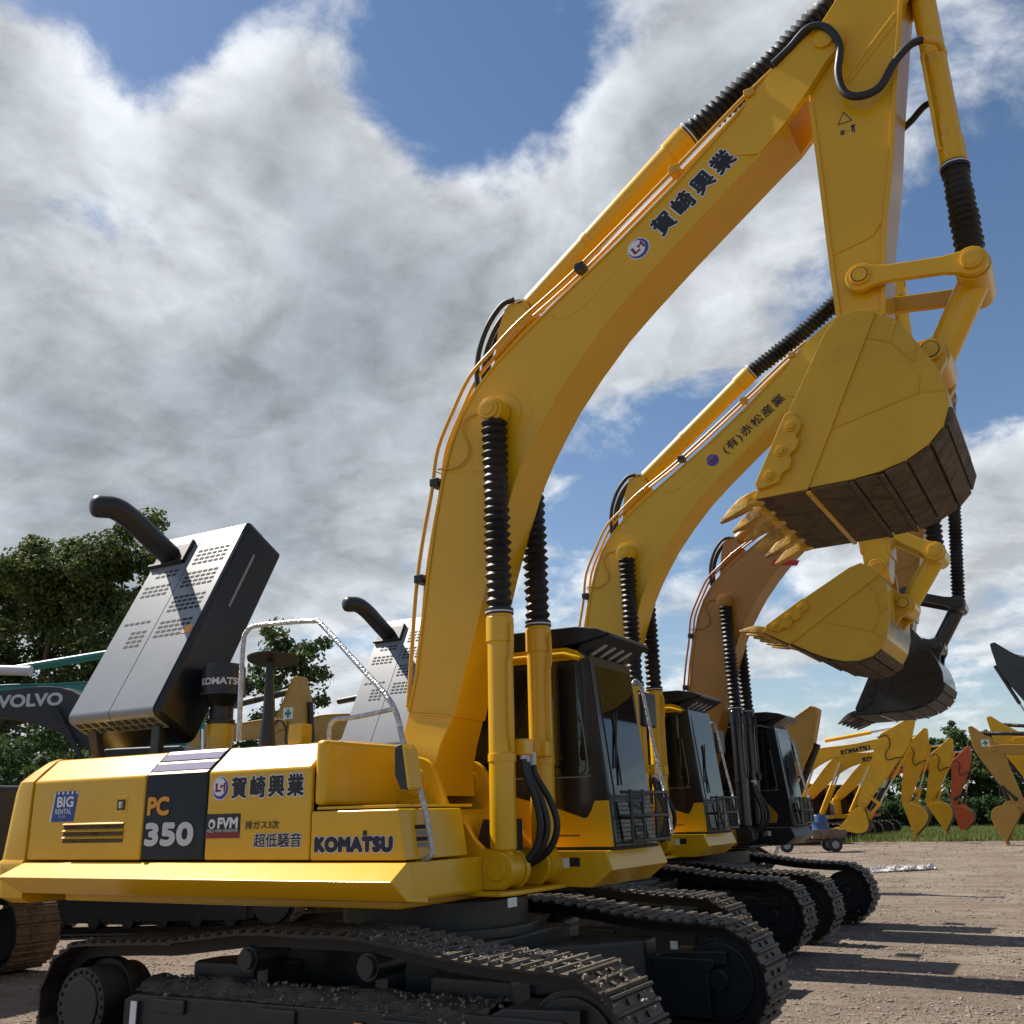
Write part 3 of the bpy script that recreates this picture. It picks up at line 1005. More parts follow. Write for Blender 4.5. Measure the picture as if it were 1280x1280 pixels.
    # ---- linkage
    for s in (-1, 1):
        lk = part('link_bar', prism(lug_link(L_, K_, .105, .105, .062), YC + s * .255 - .028, YC + s * .255 + .028), mlink, root, 30, .012)
        for p, nm in ((L_, 'link_pin'), (K_, 'link_pin')):
            bm = bmesh.new()
            add_disc_y(bm, p[0], p[1], .068, YC + s * .282, YC + s * .312, 26)
            part(nm, bm, mlink, lk, 40, .006)
            bm = bmesh.new()
            add_disc_y(bm, p[0], p[1], .056, YC + s * .311, YC + s * .3145, 26)
            part('pin_seal', bm, M_dark if p is L_ else mlink, lk, 30)
            bm = bmesh.new()
            add_disc_y(bm, p[0], p[1], .05, YC + s * .312, YC + s * .318, 26)
            part('pin_cap', bm, mlink, lk, 30)
    d = (Vector(H_) - Vector(K_)).normalized()
    bm = bmesh.new()
    k3, h3 = Vector((K_[0], YC, K_[1])), Vector((H_[0], YC, H_[1]))
    add_tube(bm, [k3, h3], .105, 26)
    add_disc_y(bm, K_[0], K_[1], .115, YC - .22, YC + .22, 28)
    add_disc_y(bm, H_[0], H_[1], .115, YC - .21, YC + .21, 28)
    part('bucket_link', bm, mlink, root, 40, .008)
    # ---- cylinders
    base = am(PBASE)
    dk = (Vector(K_) - Vector(base)).normalized()
    e = tuple(Vector(base) + dk * 1.66)
    boot_cylinder(root, 'bucket_cylinder', base, e, K_, YC, .086, mcyl_bkt, .098, 17 if (Vector(K_) - Vector(e)).length < 1.2 else 28, neck=.76, line_side=(-.5, -.6, .2))
    at = am((4.24, 8.10))
    boot_cylinder(root, 'arm_cylinder', (.97, 5.87), (2.60, 7.10), at, YC, .105, mcyl_arm, .112, 34, sag=.06, neck=.76)
    for y in (YC - .315, YC + .315):
        boot_cylinder(root, 'boom_cylinder', PS, (.866, 3.19), PC, y, .098, mcyl_boom, .106, 25, line_side=(.95, -.30, 0), neck=.74)
        bm = bmesh.new()
        s = -1 if y < YC else 1
        y_in, y_out = sorted((YC + s * .2, y + s * .10))
        add_disc_y(bm, PC[0], PC[1], .085, y_in, y_out, 28)
        part('boom_cylinder_pin', bm, m, root, 40, .008)
        bm = bmesh.new()
        yo = y + s * .1
        add_disc_y(bm, PC[0], PC[1], .055, min(yo, yo + s * .014), max(yo, yo + s * .014), 24)
        part('boom_pin_cap', bm, m, root, 40, .004)
        bm = bmesh.new()
        add_disc_y(bm, PC[0], PC[1], .115, y - .075, y + .075, 28)
        part('rod_eye', bm, m, root, 40, .008)
    return boom, arm, bucket


def smooth_path2(pts, n=6):
    return [(v.x, v.z) for v in smooth_path([(p[0], 0, p[1]) for p in pts], n)]
# ------------------------------------------------------------------ upper structure
def yz_prism(pts, x0, x1):
    return prism(pts, x0, x1, 'x')


def engine_hood(root, mface, mside):
    """opened engine hood, hinged along its near edge"""
    a = R(63)
    u = Vector((0, math.cos(a), math.sin(a)))
    nrm = Vector((0, -math.sin(a), math.cos(a)))
    org = Vector((-3.24, -1.12, 2.60))
    W, L, D = 1.16, 2.16, .50
    T = Matrix(((1, u.x, nrm.x, org.x), (0, u.y, nrm.y, org.y), (0, u.z, nrm.z, org.z), (0, 0, 0, 1)))
    bm = bmesh.new()
    add_box(bm, 0, W, 0, L, -D, 0)
    bmesh.ops.recalc_face_normals(bm, faces=bm.faces)
    bmesh.ops.delete(bm, geom=[f for f in bm.faces if f.normal.z < -.9], context='FACES_ONLY')
    bmesh.ops.transform(bm, matrix=T, verts=bm.verts)
    bmesh.ops.bevel(bm, geom=[e for e in bm.edges if len(e.link_faces) == 2], offset=.07, segments=4, profile=.5, affect='EDGES')
    hood = part('engine_hood', bm, mside, root, 40)
    # light grey outer skin folded round both ends, two panels with a seam
    for x0, x1 in ((.045, .565), (.575, 1.115)):
        pf = [(-.0045, -.235)] + [(.0655 - .07 * math.cos(R(a_)), -.064 + .07 * math.sin(R(a_))) for a_ in range(0, 91, 15)]
        pf += [(L - v_, w_) for v_, w_ in reversed(pf)]
        inn = [(v_ + (.005 if v_ < L / 2 else -.005), w_ - .004) for v_, w_ in pf]
        bm = bmesh.new()
        rings_ = []
        for q, q2 in zip(pf, inn):
            rings_.append([bm.verts.new((x0, *q)), bm.verts.new((x1, *q)), bm.verts.new((x1, *q2)), bm.verts.new((x0, *q2))])
        for a_, b_ in zip(rings_, rings_[1:]):
            for k in range(4):
                bm.faces.new((a_[k], a_[(k + 1) % 4], b_[(k + 1) % 4], b_[k]))
        bm.faces.new(rings_[0])
        bm.faces.new(rings_[-1][::-1])
        bmesh.ops.transform(bm, matrix=T, verts=bm.verts)
        part('hood_panel', bm, mface, hood, 40)

    def slots(s, v, cols, rows, pw=.075, ph=.052, w_=.052, h_=.026):
        bm = bmesh.new()
        for i in range(cols):
            for j in range(rows):
                cx = s * W + (i - (cols - 1) / 2) * pw
                cy = v * L + (j - (rows - 1) / 2) * ph
                add_box(bm, cx - w_ / 2, cx + w_ / 2, cy - h_ / 2, cy + h_ / 2, .004, .0082)
        bmesh.ops.transform(bm, matrix=T, verts=bm.verts)
        part('slot_shade_plates', bm, M_dark, hood, 0)  # raised dark plates paint the shade of holes
    slots(.25, .655, 5, 3)
    slots(.28, .75, 4, 2)
    slots(.25, .475, 5, 1)
    slots(.33, .385, 3, 4)
    for v in (.82, .69, .555, .42):
        slots(.72, v, 6, 4, .072)
    # dark plates painting slot shade on the rounded lower and upper edges
    bm = bmesh.new()
    for i in range(10):
        cx = .12 + i * .102
        add_box(bm, cx - .034, cx + .034, -.008, .003, -.215, -.155)
        add_box(bm, cx - .034, cx + .034, -.008, .003, -.135, -.07)
        add_box(bm, cx - .030, cx + .030, L - .003, L + .008, -.135, -.07)
    bmesh.ops.transform(bm, matrix=T, verts=bm.verts)
    part('slot_shade_plates', bm, M_dark, hood, 0)
    # exhaust pipe with its guard bracket
    c = T @ Vector((.24, .86 * L, .0))
    bm = bmesh.new()
    pth = [c + nrm * -.02, c + nrm * .30, c + nrm * .58, c + nrm * .76 + Vector((-.03, -.02, -.01)), c + nrm * .88 + Vector((-.09, -.06, -.07))]
    pth = smooth_path(pth, 6)
    e_ = (pth[-1] - pth[-2]).normalized()
    pth += [pth[-1] + e_ * .03, pth[-1] + e_ * .055, pth[-1] + e_ * .068]
    add_tube(bm, pth, .108, 24, radii=[.108] * (len(pth) - 3) + [.10, .075, .035])
    part('exhaust_pipe', bm, M_black, hood, 60)
    bm = bmesh.new()
    add_box(bm, .02, .50, .80 * L, .812 * L, .003, .05)
    add_box(bm, .47, .50, .80 * L, .93 * L, .003, .05)
    add_box(bm, .04, .47, .815 * L, .925 * L, .004, .016)
    bmesh.ops.transform(bm, matrix=T, verts=bm.verts)
    part('exhaust_bracket', bm, M_black, hood, 30, .004)
    # grab slot on the front end, sticker
    bm = bmesh.new()
    add_box(bm, W - .004, W + .012, L * .58, L * .87, -.22, -.195)
    bmesh.ops.transform(bm, matrix=T, verts=bm.verts)
    part('hood_handle', bm, M_gasket, hood, 30, .003)
    bm = bmesh.new()
    add_box(bm, 1.0, 1.1, .38 * L, .42 * L, .0075, .009)
    bmesh.ops.transform(bm, matrix=T, verts=bm.verts)
    part('sticker', bm, M_orange, hood, 0)
    # hinge arm
    part('hood_hinge', prism([(-3.02, 2.26), (-2.92, 2.24), (-3.06, 2.64), (-3.18, 2.62)], -.95, -.88), M_wear_shade, hood, 30, .01)
    part('hood_hinge', prism([(-2.3, 2.26), (-2.2, 2.24), (-2.2, 2.64), (-2.3, 2.62)], -.95, -.88), M_black, hood, 30, .01)
    return hood


def house(root, m, first=False, second=False, black=False):
    """revolving frame, covers and cab of the machines in the row"""
    mcab = M_blackpaint if black else m
    mbr = M_black if black else m
    # deck, and a dark block that paints the shaded engine bay
    part('bay_shade_block', box(-3.08, -.10, -1.25, 1.25, 1.22, 2.10), M_dark, root, 0)
    part('revolving_frame', box(-2.9, .5, -1.18, 1.18, 1.12, 1.21), m, root, 35, .02)
    bm = bmesh.new()
    add_tube(bm, [(0, 0, .90), (0, 0, 1.115)], .72, 48)
    add_tube(bm, [(0, 0, .86), (0, 0, .93)], .80, 48)
    part('swing_ring', bm, M_under, root, 40, .01)
    # counterweight
    bm = bmesh.new()
    rings = []
    for z, hw, xr in ((1.11, 1.34, -3.45), (1.15, 1.41, -3.50), (1.41, 1.445, -3.53), (1.43, 1.44, -3.525), (1.45, 1.43, -3.50), (1.98, 1.43, -3.42), (2.07, 1.425, -3.39), (2.16, 1.33, -3.35), (2.24, 1.23, -3.31), (2.265, 1.17, -3.28)):
        rc = .13
        pl = [(-3.125, -hw)]
        for k in range(7):
            a = R(270 - 90 * k / 6)
            pl.append((xr + rc + rc * math.cos(a), -hw + rc + rc * math.sin(a)))
        pl += [(x, -y) for x, y in reversed(pl)]
        rings.append([bm.verts.new((x, y, z)) for x, y in pl])
    n = len(rings[0])
    for a, b in zip(rings, rings[1:]):
        for k in range(n):
            bm.faces.new((a[k], a[(k + 1) % n], b[(k + 1) % n], b[k]))
    bm.faces.new(rings[0][::-1])
    bm.faces.new(rings[-1])
    part('counterweight', bm, m, root, 25)
    # side covers, near side
    prof = [(-1.42, 1.445), (-1.42, 2.065), (-1.21, 2.25), (-.95, 2.262), (-.95, 2.22), (-1.195, 2.205), (-1.37, 2.05), (-1.37, 1.445)]
    for i, (x0, x1) in enumerate(((-3.113, -1.765), (-1.755, -1.095), (-1.085, -.095))):
        d = part('side_cover', yz_prism(prof, x0, x1), M_badge if i == 1 else m, root, 40, .016, 3)
        if i == 1:
            for (t0, t1, mm) in ((.0, .10, m), (.14, .44, M_purple), (.44, .52, m), (.58, .86, M_purple), (.86, .98, M_silverprint)):
                a0 = Vector((-1.4205, 2.067)).lerp(Vector((-1.2105, 2.252)), t0)
                a1 = Vector((-1.4205, 2.067)).lerp(Vector((-1.2105, 2.252)), t1)
                nn = Vector((-.66, .75)) * .004
                part('stripe', yz_prism([tuple(a0), tuple(a1), tuple(a1 + nn), tuple(a0 + nn)], x0 + .012, x1 - .012), mm, d, 0)
            if not black:
                side_word('PC', -1.595, -1.4205, 1.835, .235, .14, M_orange, d, bold=.0085)
                side_word('350', -1.46, -1.4205, 1.63, .52, .172, M_silverprint, d, bold=.013)
        if i == 0:
            # latch and louvres on dark plates that paint their recess shade, rental sticker
            part('latch_plate', box(-2.085, -1.945, -1.4235, -1.42, 1.79, 1.92), m, d, 30, .0015)
            part('pocket_shade_plate', box(-2.06, -1.965, -1.4255, -1.421, 1.815, 1.895), M_wear_shade, d, 0)
            part('latch', box(-2.02, -1.995, -1.445, -1.424, 1.83, 1.875), M_silverprint, d, 30, .004)
            for k in range(3):
                z = 1.575 + k * .052
                part('louvre_shade_plate', box(-2.675, -1.965, -1.4225, -1.419, z, z + .044), M_wear_shade, d, 0)
                part('louvre_lip', prism([(-1.42, z + .040), (-1.437, z + .032), (-1.437, z + .038), (-1.42, z + .05)], -2.68, -1.96, 'x'), m, d, 0)
            if first:
                st = thing_part('rental_sticker', d)
                on_side(flat_poly([(-.155, -.12), (.12, -.12), (.152, .118), (-.125, .118)]), -2.69, -1.4222, 1.86, 0, 'sticker_sheet', M_blue, st)
                on_side(flat_poly([(-.178, -.12), (-.158, -.12), (-.128, .118), (-.136, .118)]), -2.69, -1.4224, 1.86, 0, 'sticker_edge', M_white, st)
                for k in range(5):
                    on_side(flat_poly([(-.012, -.011), (.010, -.011), (.012, .011), (-.010, .011)]), -2.785 + k * .058, -1.4230, 1.965, 0, 'sticker_tick', M_white, st)
                side_word('BIG', -2.685, -1.4215, 1.895, .205, .085, M_white, st, bold=.004)
                side_word('RENTAL', -2.70, -1.4215, 1.82, .20, .042, M_white, st, off=.01)
                side_word('CO.,LTD', -2.71, -1.4215, 1.778, .085, .018, M_white, st)
        if i == 2 and not black:
            if first:
                emblem(-.955, -1.4205, 1.945, .078, d)
                side_word('賀崎興業', -.50, -1.4205, 1.945, .69, .155, M_ink, d, bold=.006, outline=.008, spacing=1.32)
            st = thing_part('monitor_sticker', d)
            on_side(flat_poly([(-.17, -.085), (.17, -.085), (.17, .085), (-.17, .085)]), -.91, -1.4220, 1.68, 0, 'sticker_sheet', M_ink, st)
            on_side(flat_poly([(-.17, -.085), (.17, -.085), (.17, -.045), (-.17, -.045)]), -.91, -1.4228, 1.68, 0, 'sticker_band', M_red, st)
            on_side(flat_poly(circ(.034)), -1.02, -1.4228, 1.695, 0, 'sticker_ring', M_white, st)
            on_side(flat_poly(circ(.018)), -1.023, -1.4234, 1.69, 0, 'sticker_eye', M_ink, st)
            side_word('FVM', -.86, -1.4215, 1.70, .20, .078, M_white, st, bold=.005)
            side_word('FIELD VIEW MONITOR', -.91, -1.4215, 1.647, .31, .02, M_white, st)
            side_word('排ガス3次', -.53, -1.4205, 1.682, .32, .058, M_ink, d, bold=.0008)
            side_word('超低騒音', -.38, -1.4205, 1.578, .44, .095, M_ink, d, bold=.0018, outline=.005)
    # left covers, cab-side rear
    part('left_cover', box(-3.1, -.55, 1.36, 1.42, 1.445, 2.24), m, root, 30, .02)
    part('top_cover', box(-1.08, -.1, -.948, .40, 2.2, 2.262), m, root, 30, .01)
    # folded skirt under the covers
    bm = bmesh.new()
    pr = [(-1.42, 1.432), (-1.60, 1.322), (-1.44, 1.195), (-1.20, 1.17), (-1.20, 1.432)]
    xs0, xs1 = (-3.12, -3.22, -3.10, -3.10, -3.12), (.73, .73, .745, .745, .73)
    A = [bm.verts.new((x, p[0], p[1])) for x, p in zip(xs0, pr)]
    B = [bm.verts.new((x, p[0], p[1])) for x, p in zip(xs1, pr)]
    bm.faces.new(A)
    bm.faces.new(B[::-1])
    for k in range(5):
        bm.faces.new((A[k], B[k], B[(k + 1) % 5], A[(k + 1) % 5]))
    part('side_skirt', bm, m, root, 25, .01, 3)
    part('left_skirt', yz_prism([(1.42, 1.432), (1.50, 1.31), (1.42, 1.19), (1.20, 1.17), (1.20, 1.432)], -3.1, -.3), m, root, 25, .01)
    # fuel tank end, tool box with its maker's name
    part('fuel_tank', box(-.085, .012, -1.405, -.47, 1.80, 2.245), m, root, 30, .035, 3)
    part('tank_shelf', box(-.05, .62, -1.40, -.45, 1.772, 1.792), m, root, 30, .004)
    tb = part('tool_box', prism([(-.085, 1.442), (.715, 1.442), (.66, 1.764), (-.085, 1.764)], -1.42, -.66), m, root, 30, .016, 3)
    if not black:
        side_word('KOMATSU', .285, -1.4205, 1.545, .66, .105, M_navy, tb, bold=.0115, outline=.005, spacing=1.12)
        on_side(flat_poly([(-.016, -.016), (.016, -.016), (.016, .016), (-.016, .016)]), .385, -1.4245, 1.615, 0, 'lettering_dot', M_navy, tb)
    for k in range(4):
        z = 1.52 + k * .038
        x = .715 - (z - 1.442) * .17 + .003
        part('vent_slot', box(x - .01, x + .0045, -1.27, -1.13, z, z + .026), M_dark if k % 2 else M_gasket, tb, 0)
    # front face of the frame
    part('front_beam', prism([(.40, 1.19), (.735, 1.19), (.745, 1.22), (.735, 1.43), (.40, 1.432)], -1.385, -.5), m, root, 30, .012)
    # boom bracket plates with the cylinder lugs
    lug = [(PS[0] + .13 * math.cos(R(a)), PS[1] + .13 * math.sin(R(a))) for a in range(80, -61, -20)]
    plate = [(-.45, 1.2), (-.45, 1.62), (-.06, 1.80), (-.04, 1.96)] + [(PF[0] + .19 * math.cos(R(a)), PF[1] + .19 * math.sin(R(a))) for a in (165, 145, 125, 105, 85, 65, 45, 25)] + [(.43, 1.78), (.50, 1.745), (.585, 1.66), (.66, 1.55), (.74, 1.48)] + lug + [(.90, 1.2)]
    for y in (YC - .405, YC + .345):
        bp = part('boom_bracket', prism(plate, y, y + .06), mbr, root, 28, .012)
        bm = bmesh.new()
        add_disc_y(bm, PF[0], PF[1], .105, y - .012, y + .072, 28)
        part('foot_pin', bm, mbr, bp, 40, .008)
        bm = bmesh.new()
        add_disc_y(bm, PS[0], PS[1], .075, y - .03, y + .09, 28)
        part('foot_pin', bm, mbr, bp, 40, .01)
    for y in (YC - .195, YC + .135):
        part('cylinder_lug', prism([(.45, 1.2), (.45, 1.5), (.62, 1.5), (.74, 1.48)] + lug + [(.90, 1.2)], y, y + .06), mbr, root, 28, .012)
    part('bracket_base', prism([(.35, -.62), (.95, -.62), (1.0, -.5), (1.0, .40), (.95, .5), (.35, .5)], 1.165, 1.198, 'z'), mbr, root, 30, .01)
    part('bracket_web', prism([(.30, 1.2), (.60, 1.2), (.47, 1.72), (.40, 1.76), (.30, 1.72)], YC - .345, YC + .345), m, root, 30, .01)
    part('opening_shade_block', prism([(.55, 1.46), (.62, 1.68), (.80, 1.68), (.80, 1.46)], -.30, -.02), M_dark, root, 0)  # solid dark block painting the shaded gap behind the bracket
    # hoses between the boom cylinders
    for k, dy in enumerate((-.17, -.12, -.02)):
        h = [(.99, YC + dy - .05, 2.10 - .02 * k), (1.01, YC + dy - .05, 1.98), (1.06 + .02 * k, YC + dy, 1.80), (1.08 + .03 * k, YC + dy + .02, 1.62), (1.03 + .02 * k, YC + dy + .02, 1.46), (.92, YC + dy, 1.36), (.78, YC + dy, 1.34)]
        part('hose', tube(smooth_path(h, 5), .026, 12), M_hose, root, 60)
        part('hose_fitting', tube([(.99, YC + dy - .05, 2.20 - .02 * k), (.99, YC + dy - .05, 2.08 - .02 * k)], .024, 10), M_silverprint, root, 50)
    for dy in (-.20, .14):
        part('hose_block', box(.93, 1.03, YC + dy - .06, YC + dy + .07, 2.13, 2.25), mbr, root, 30, .015)
    # ---- cab
    y0, y1 = .45, 1.30
    cprof = [(-.45, 1.45), (1.36, 1.45), (1.335, 1.80), (1.205, 2.93), (1.15, 2.99), (1.02, 3.03), (-.35, 3.05), (-.45, 2.9)]
    cab = part('cab', prism(cprof, y0, y1), M_blackpaint, root, 28, .03, 3)
    if not black:
        part('lower_panel', prism([(-.44, 1.455), (1.345, 1.455), (1.335, 1.60), (1.318, 1.802), (1.20, 1.80), (1.165, 1.725), (1.13, 1.675), (1.10, 1.672), (.85, 1.755), (.30, 1.89), (-.44, 1.92)], y0 - .008, y0 + .012), m, cab, 30, .005)
        part('roof_band', prism([(-.40, 2.935), (1.14, 2.925), (1.17, 2.94), (1.10, 3.0), (1.0, 3.035), (-.40, 3.05)], y0 - .008, y0 + .012), m, cab, 30, .005)
        part('crease_shade_strip', box(.80, 1.06, y0 - .0105, y0 - .007, 1.535, 1.545), M_wear_shade, cab, 0)  # dark strip paints the crease's shade on the flat panel
    if black:
        part('door_panel', prism([(.1, 1.50), (1.1, 1.50), (1.13, 1.62), (1.02, 1.76), (.8, 1.84), (.1, 1.86)], y0 - .008, y0 + .01), m, cab, 30, .004)
    part('side_trim', prism([(-.42, 1.935), (.30, 1.90), (.85, 1.765), (1.11, 1.685), (1.15, 1.70), (1.20, 1.80), (1.322, 1.805), (1.195, 2.92), (-.36, 2.925)], y0 - .006, y0 + .02), M_blackpaint, cab, 30, .003)
    part('side_pane', prism([(-.30, 2.02), (1.06, 2.00), (1.125, 2.03), (1.14, 2.10), (1.085, 2.87), (-.30, 2.88)], y0 - .011, y0 - .005), M_glass, cab, 30, .002)
    gl = [(-.30, 2.005), (1.06, 1.985), (1.13, 2.01), (1.155, 2.09), (1.10, 2.6)]
    part('gasket', tube(smooth_path([(x, y0 - .009, z) for x, z in gl], 4), .005, 6), M_gasket, cab, 50)
    # windscreen: upper and lower panes
    def front_pane(z0, z1, ya, yb, name, mm, off):
        def xf(z):
            return 1.335 + (1.205 - 1.335) * (z - 1.80) / 1.13 if z >= 1.8 else 1.36 + (1.335 - 1.36) * (z - 1.45) / .35
        a, b = xf(z0), xf(z1)
        bm = prism([(a - .01, z0), (a + off, z0), (b + off, z1), (b - .01, z1)], ya, yb)
        return part(name, bm, mm, cab, 30, .002)
    front_pane(1.46, 2.95, y0 + .005, y1 - .005, 'windscreen_frame', M_blackpaint, .004)
    front_pane(1.84, 2.88, y0 + .09, y1 - .06, 'windscreen', M_glass, .008)
    front_pane(1.50, 1.79, y0 + .07, y1 - .06, 'lower_windscreen', M_glass, .008)
    part('wiper', tube([(1.345, .66, 1.92), (1.30, .70, 2.2), (1.27, .74, 2.5)], .01, 6), M_black, cab, 40)
    part('wiper_blade', tube([(1.325, .60, 2.05), (1.275, .80, 2.52)], .009, 6), M_black, cab, 40)
    # black roof cap and sun visor
    part('roof_cap', prism([(-.38, 3.055), (.95, 3.04), (1.0, 3.05), (1.12, 3.055), (1.36, 3.10), (1.385, 3.125), (1.30, 3.165), (1.1, 3.20), (-.3, 3.215), (-.38, 3.18)], y0 - .02, y1 + .04), M_black, cab, 30, .012)
    part('visor_flap', prism([(1.08, 2.985), (1.13, 2.965), (1.40, 3.095), (1.385, 3.125), (1.12, 3.05)], y0 + .02, y1 + .02), M_black, cab, 30, .006)
    for k in range(4):
        y = .58 + k * .175
        bm = prism([(1.16, 2.972), (1.30, 3.040), (1.297, 3.048), (1.157, 2.980)], y, y + .055)
        part('visor_louvre', bm, M_pale, cab, 0)  # pale grey plates stand for the open visor slots
    part('roof_rail', tube([(-.2, y0 - .015, 2.985), (.98, y0 - .015, 2.975), (1.13, y0 - .005, 2.93)], .025, 10), m if not black else M_blackpaint, cab, 50)
    # cab deck and its folded front skirt
    part('front_skirt', prism([(.55, 1.17), (1.23, 1.17), (1.405, 1.295), (1.35, 1.43), (.55, 1.43)], .28, 1.42), m if not black else M_black, root, 28, .012)
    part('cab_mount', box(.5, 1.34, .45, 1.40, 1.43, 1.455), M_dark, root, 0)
    bb = part('deck_sticker', box(.92, 1.04, .2755, .279, 1.31, 1.38), M_white, root, 0)
    part('deck_sticker', box(1.045, 1.13, .2755, .279, 1.32, 1.385), M_ink, root, 0)
    # guard rails in front of the cab
    g = thing_part('front_guard', root)
    for z in (1.49, 1.68, 1.86):
        part('guard_rail', tube([(1.40, .50, z), (1.45, .56, z), (1.47, 1.33, z), (1.42, 1.39, z)], .013, 8), M_black, g, 50)
    for y in (.56, .80, 1.08, 1.33):
        part('guard_post', tube([(1.46, y, 1.47), (1.46, y, 1.88)], .013, 8), M_black, g, 50)
    bm = bmesh.new()
    for k in range(26):
        y = .58 + k * .0288
        add_tube(bm, [(1.457, y, 1.49), (1.457, y, 1.85)], .0028, 4)
    for k in range(11):
        z = 1.50 + k * .034
        add_tube(bm, [(1.457, .57, z), (1.457, 1.32, z)], .0028, 4)
    part('guard_mesh', bm, M_black, g, 0)
    # left mirror and wrapped grab rail
    part('grab_rail', tube(smooth_path([(1.12, 1.50, 2.80), (1.16, 1.55, 2.86), (1.21, 1.57, 2.74), (1.28, 1.57, 2.3), (1.35, 1.56, 1.93), (1.40, 1.52, 1.72), (1.43, 1.50, 1.52)], 5), .016, 8), M_silver, root, 60)
    mr = part('mirror', box(1.13, 1.20, 1.62, 1.92, 2.45, 2.77), M_black, root, 30, .03, 3)
    part('mirror_arm', tube([(1.17, 1.57, 2.76), (1.16, 1.68, 2.78), (1.16, 1.74, 2.72)], .012, 8), M_black, mr, 50)
    # right-hand rails, mirror, pre-cleaner, posts
    rr_ = [(-1.02, 2.30), (-1.03, 2.6), (-1.035, 3.06), (-1.0, 3.15), (-.92, 3.185), (-.60, 3.175), (-.32, 3.155), (-.24, 3.12), (.10, 2.80), (.43, 2.475), (.535, 2.19), (.67, 1.9), (.765, 1.52), (.74, 1.45), (.66, 1.43)]
    part('hand_rail', tube(smooth_path([(x, -1.2, z) for x, z in rr_], 4), .020, 10), M_silver, root, 60)
    part('hand_rail', tube(smooth_path([(-.13, -1.2, 2.24), (-.13, -1.2, 2.34), (-.08, -1.2, 2.40), (.10, -1.2, 2.405), (.45, -1.2, 2.44)], 4), .017, 10), M_silver, root, 60)
    mr = part('mirror', prism([(.545, 2.17), (.60, 2.19), (.635, 2.15), (.675, 1.90), (.66, 1.875), (.60, 1.885), (.55, 1.98)], -1.33, -1.2), M_black, root, 30, .012, 3)
    part('mirror_rim', prism([(.612, 2.185), (.645, 2.15), (.69, 1.90), (.675, 1.88), (.662, 1.90), (.622, 2.14)], -1.335, -1.195), m, mr, 30, .004)
    bm = bmesh.new()
    add_tube(bm, [(-1.84, -.60, 2.24), (-1.84, -.60, 2.52)], .105, 24)
    part('intake_post', bm, m, root, 40, .006)
    bm = bmesh.new()
    add_tube(bm, [(-1.84, -.6, 2.52), (-1.84, -.6, 2.55), (-1.84, -.6, 2.56), (-1.84, -.6, 2.66), (-1.84, -.6, 2.72), (-1.84, -.6, 2.76), (-1.84, -.6, 2.78), (-1.84, -.6, 3.0), (-1.84, -.6, 3.03)], .18, 32,
             radii=[.12, .12, .10, .10, .14, .20, .185, .185, .165])
    pc = part('pre_cleaner', bm, M_black, root, 40, .004)
    if not black:
        me = fit_text('KOMATSU', .42, .062, offset=.04)
        for v in me.vertices:
            a = v.co.x / .187 - R(90)
            v.co = Vector((-1.84 + .1875 * math.cos(a + R(38)), -.60 + .1875 * math.sin(a + R(38)), 2.87 + v.co.y))
        new_obj('lettering', me, pc, M_silverprint)
    part('filler_post', box(-.56, -.43, -1.16, -1.04, 2.25, 2.40), m, root, 30, .008)
    bm = bmesh.new()
    add_tube(bm, [(-.92, -1.0, 2.25), (-.92, -1.0, 2.5), (-.93, -1.0, 2.92)], .05, 14, radii=[.07, .045, .03])
    st = part('mirror_stand', bm, M_black, root, 40)
    bm = bmesh.new()
    for k in range(28):
        pass
    q = Vector((-.90, -1.0, 2.945))
    add_tube(bm, [q + Vector((0, 0, -.012)), q + Vector((0, 0, .004)), q + Vector((0, 0, .02))], .2, 32, radii=[.20, .205, .14])
    bmesh.ops.rotate(bm, verts=bm.verts, cent=q, matrix=Matrix.Rotation(R(-7), 3, 'X') @ Matrix.Rotation(R(-4), 3, 'Y'))
    part('round_mirror', bm, M_black, st, 40)
    engine_hood(root, M_grey, M_greydark)
    # centre frame of the undercarriage
    bm = bmesh.new()
    add_box(bm, -.75, .75, -.85, .85, .42, .86)
    part('centre_frame', bm, M_under, root, 30, .03)
    for sx in (-1, 1):
        for sy in (-1, 1):
            pl = [(.35 * sx, .3 * sy), (.75 * sx, .2 * sy), (1.35 * sx, .95 * sy), (1.35 * sx, 1.2 * sy), (.75 * sx, 1.2 * sy)]
            bm = prism(pl, .40, .74, 'z')
            part('frame_leg', bm, M_under, root, 30, .03)


def thing_part(name, parent):
    o = bpy.data.objects.new(name, None)
    COL.objects.link(o)
    o.parent = parent
    o.empty_display_size = .05
    return o


def warning_sticker(arm, x, z):
    st = thing_part('warning_sticker', arm)
    y = YC - .1905
    on_side(flat_poly([(-.055, -.02), (.055, -.02), (0, .085)]), x, y - .001, z + .06, 0, 'warning_triangle', M_wear_shade, st)
    on_side(flat_poly([(-.042, -.012), (.042, -.012), (0, .066)]), x, y - .0018, z + .06, 0, 'triangle_field', M_stick, st)
    on_side(flat_poly([(-.07, -.09), (.07, -.09), (.07, .02), (-.07, .02)]), x + .01, y - .001, z, 0, 'sticker_field', M_stick, st)
    on_side(flat_poly([(-.052, -.055), (-.022, -.055), (-.022, -.015), (-.052, -.015)]), x + .01, y - .0018, z, 0, 'pictogram_box', M_wear_shade, st)
    on_side(flat_poly([(-.012, -.036), (.018, -.036), (.018, -.032), (-.012, -.032)]), x + .01, y - .0018, z, 0, 'pictogram_arrow', M_ink, st)
    on_side(flat_poly([(.028, -.065), (.036, -.065), (.04, -.03), (.044, -.065), (.052, -.065), (.052, -.01), (.06, -.01), (.06, .0), (.046, .004), (.034, .004), (.022, -.005), (.026, -.015), (.03, -.012)]), x + .01, y - .0018, z, 0, 'pictogram_person', M_ink, st)


